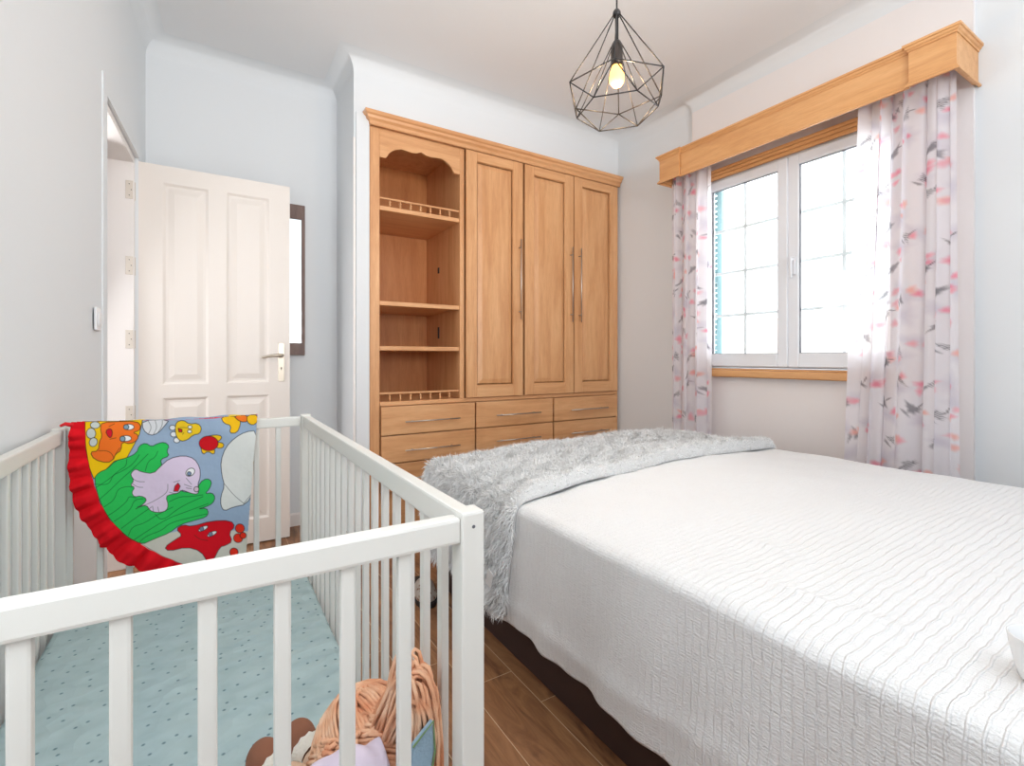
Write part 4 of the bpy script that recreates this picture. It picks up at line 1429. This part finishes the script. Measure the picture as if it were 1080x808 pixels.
# legs with lace cuffs and brown shoes
for (cx_, cy_, cz_, ex, ey) in ((0.128, 0.845, 0.412, -0.35, 0.94), (0.0776, 0.84, 0.405, -0.45, 0.89)):
    bm = B()
    tube(bm, [(0.16, 0.72, 0.42), (cx_ * 0.7 + 0.16 * 0.3, cy_ * 0.7 + 0.72 * 0.3, cz_ + 0.002)], 0.018, 14)
    lg = t_.part('leg', bm, M['skin_cloth'], smooth=True)
    bm = B()
    rt = Vector((ex, ey, 0)).to_track_quat('Z', 'Y').to_matrix()
    p0 = Vector((cx_, cy_, cz_)) - Vector((ex, ey, 0)) * 0.018
    lathe(bm, [(0.019, -0.012), (0.023, -0.006), (0.027, 0.0), (0.028, 0.006), (0.022, 0.010)], (0, 0, 0), 26, caps=False)
    for v_ in bm.verts:
        v_.co *= 1 + 0.05 * math.sin(math.atan2(v_.co.y, v_.co.x) * 12)
    bmesh.ops.transform(bm, matrix=Matrix.Translation(p0) @ rt.to_4x4(), verts=bm.verts)
    t_.part('lace_cuff', bm, M['lace'], smooth=True, parent=lg)
    bm = B(); ellipsoid(bm, Vector((cx_, cy_, cz_ + 0.006)) + Vector((ex, ey, 0)) * 0.012, (0.026, 0.030, 0.030))
    t_.part('shoe', bm, M['brown_plush'], smooth=True, parent=lg)

# ------------------------------------------------------------------ slippers by the foot of the bed
def slipper(loc, rz, label):
    root = empty('slipper', loc)
    root.rotation_euler = (0, 0, rz)
    tag(root, label, 'slipper')
    out = [(-0.040, -0.12), (-0.030, -0.135), (0.0, -0.14), (0.030, -0.135), (0.038, -0.12), (0.036, -0.04), (0.045, 0.05), (0.043, 0.09), (0.028, 0.125), (0.0, 0.137), (-0.030, 0.125), (-0.045, 0.09), (-0.046, 0.05), (-0.036, -0.04)]
    bm = B(); prism(bm, out, 'z', 0.001, 0.026, 0.003)
    obj('sole', bm, M['sole'], root)
    bm = B()
    t = bmesh.new()
    rows = []
    for j in range(9):
        s = j / 8
        y = 0.0 + 0.128 * s
        wdt = 0.046 * math.sqrt(max(0.02, 1 - (max(0, s - 0.45) / 0.56) ** 2))
        hh = 0.055 * (1 - 0.55 * s)
        rows.append([t.verts.new((wdt * math.cos(q), y, 0.026 + hh * math.sin(q))) for q in [PI * k / 12 for k in range(13)]])
    for a in range(8):
        for k in range(12):
            t.faces.new((rows[a][k], rows[a][k + 1], rows[a + 1][k + 1], rows[a + 1][k]))
    bmesh.ops.solidify(t, geom=list(t.faces), thickness=0.003)
    join(bm, t)
    obj('upper', bm, M['slipper'], root, smooth=True)
    return root
slipper((0.800, 2.02, 0), 2.9, 'beige floral slipper with dark sole beside the foot of the bed, under the throw')

# ------------------------------------------------------------------ pendant lamp
LX, LY = 1.1737, 1.2131
t_ = Thing('pendant_lamp', (LX, LY, 1.87), 'black wire diamond cage pendant lamp with a lit bulb hanging from the ceiling', 'lamp')
yaw0, Ru, zu, Rl, zl, tx, ty = -2.3825, 0.1715, 1.9542, 0.1350, 1.8749, 0.0063, -0.0267
Uv, Lv = [], []
for i in range(6):
    a = yaw0 - i * PI / 3
    dx, dy = Ru * math.cos(a), Ru * math.sin(a)
    Uv.append(Vector((LX + dx, LY + dy, zu + tx * dx + ty * dy)))
    a -= PI / 6
    dx, dy = Rl * math.cos(a), Rl * math.sin(a)
    Lv.append(Vector((LX + dx, LY + dy, zl + tx * dx + ty * dy)))
top = Vector((LX, LY, 2.208))
inn = Vector((LX, LY, 2.118))
wr = 0.0021
bm = B()
for i in range(6):
    j = (i + 1) % 6
    dU = (Uv[i] - top).normalized()
    dr = Vector((dU.x, dU.y, 0)).normalized()
    tube(bm, [top + dr * 0.009, Uv[i]], wr, 6)
    dL = (Lv[i] - inn); dr2 = Vector((dL.x, dL.y, 0)).normalized()
    tube(bm, [inn + dr2 * 0.009, Lv[i]], wr * 0.8, 6)
    tube(bm, [Uv[i], Uv[j]], wr, 6)
    tube(bm, [Lv[i], Lv[j]], wr, 6)
    tube(bm, [Uv[i], Lv[i]], wr, 6)
    tube(bm, [Lv[i], Uv[j]], wr, 6)
t_.part('wire_cage', bm, M['black'], smooth=True)
bm = B(); lathe(bm, [(0.002, 0.022), (0.008, 0.018), (0.013, 0.010), (0.014, 0.0), (0.010, -0.006)], (LX, LY, 2.205), 16)
t_.part('cap', bm, M['black'], smooth=True)
bm = B(); tube(bm, [(LX, LY, 2.222), (LX, LY, H_C - 0.02)], 0.003, 8)
t_.part('cable', bm, M['black'])
bm = B(); tube(bm, [(LX - 0.004, LY, 2.20), (LX - 0.004, LY, 2.085)], 0.003, 8); tube(bm, [(LX + 0.004, LY, 2.20), (LX + 0.004, LY, 2.085)], 0.003, 8)
t_.part('stem', bm, M['black'])
bm = B(); lathe(bm, [(0.001, 0.085), (0.010, 0.084), (0.014, 0.072), (0.019, 0.066), (0.020, 0.050), (0.020, 0.016), (0.021, 0.0), (0.016, -0.002)], (LX, LY, 2.033), 24)
t_.part('socket', bm, M['socket'], smooth=True)
bm = B(); lathe(bm, [(0.013, 0.030), (0.014, 0.020), (0.017, 0.008), (0.023, -0.010), (0.0255, -0.028), (0.023, -0.045), (0.014, -0.056), (0.001, -0.060)], (LX, LY, 2.020), 24)
bl = t_.part('bulb', bm, M['bulb'], smooth=True)
pl = bpy.data.lights.new('bulb_glow', 'POINT')
pl.energy = 7
pl.color = (1.0, 0.72, 0.42)
pl.shadow_soft_size = 0.03
po = bpy.data.objects.new('bulb_glow', pl)
po.location = (LX, LY, 1.93)
COL.objects.link(po)
bm = B(); lathe(bm, [(0.05, 0.02), (0.05, 0.006), (0.04, 0.0), (0.001, -0.002)], (LX, LY, H_C - 0.021), 24)
t_.part('ceiling_rose', bm, M['black'], smooth=True)
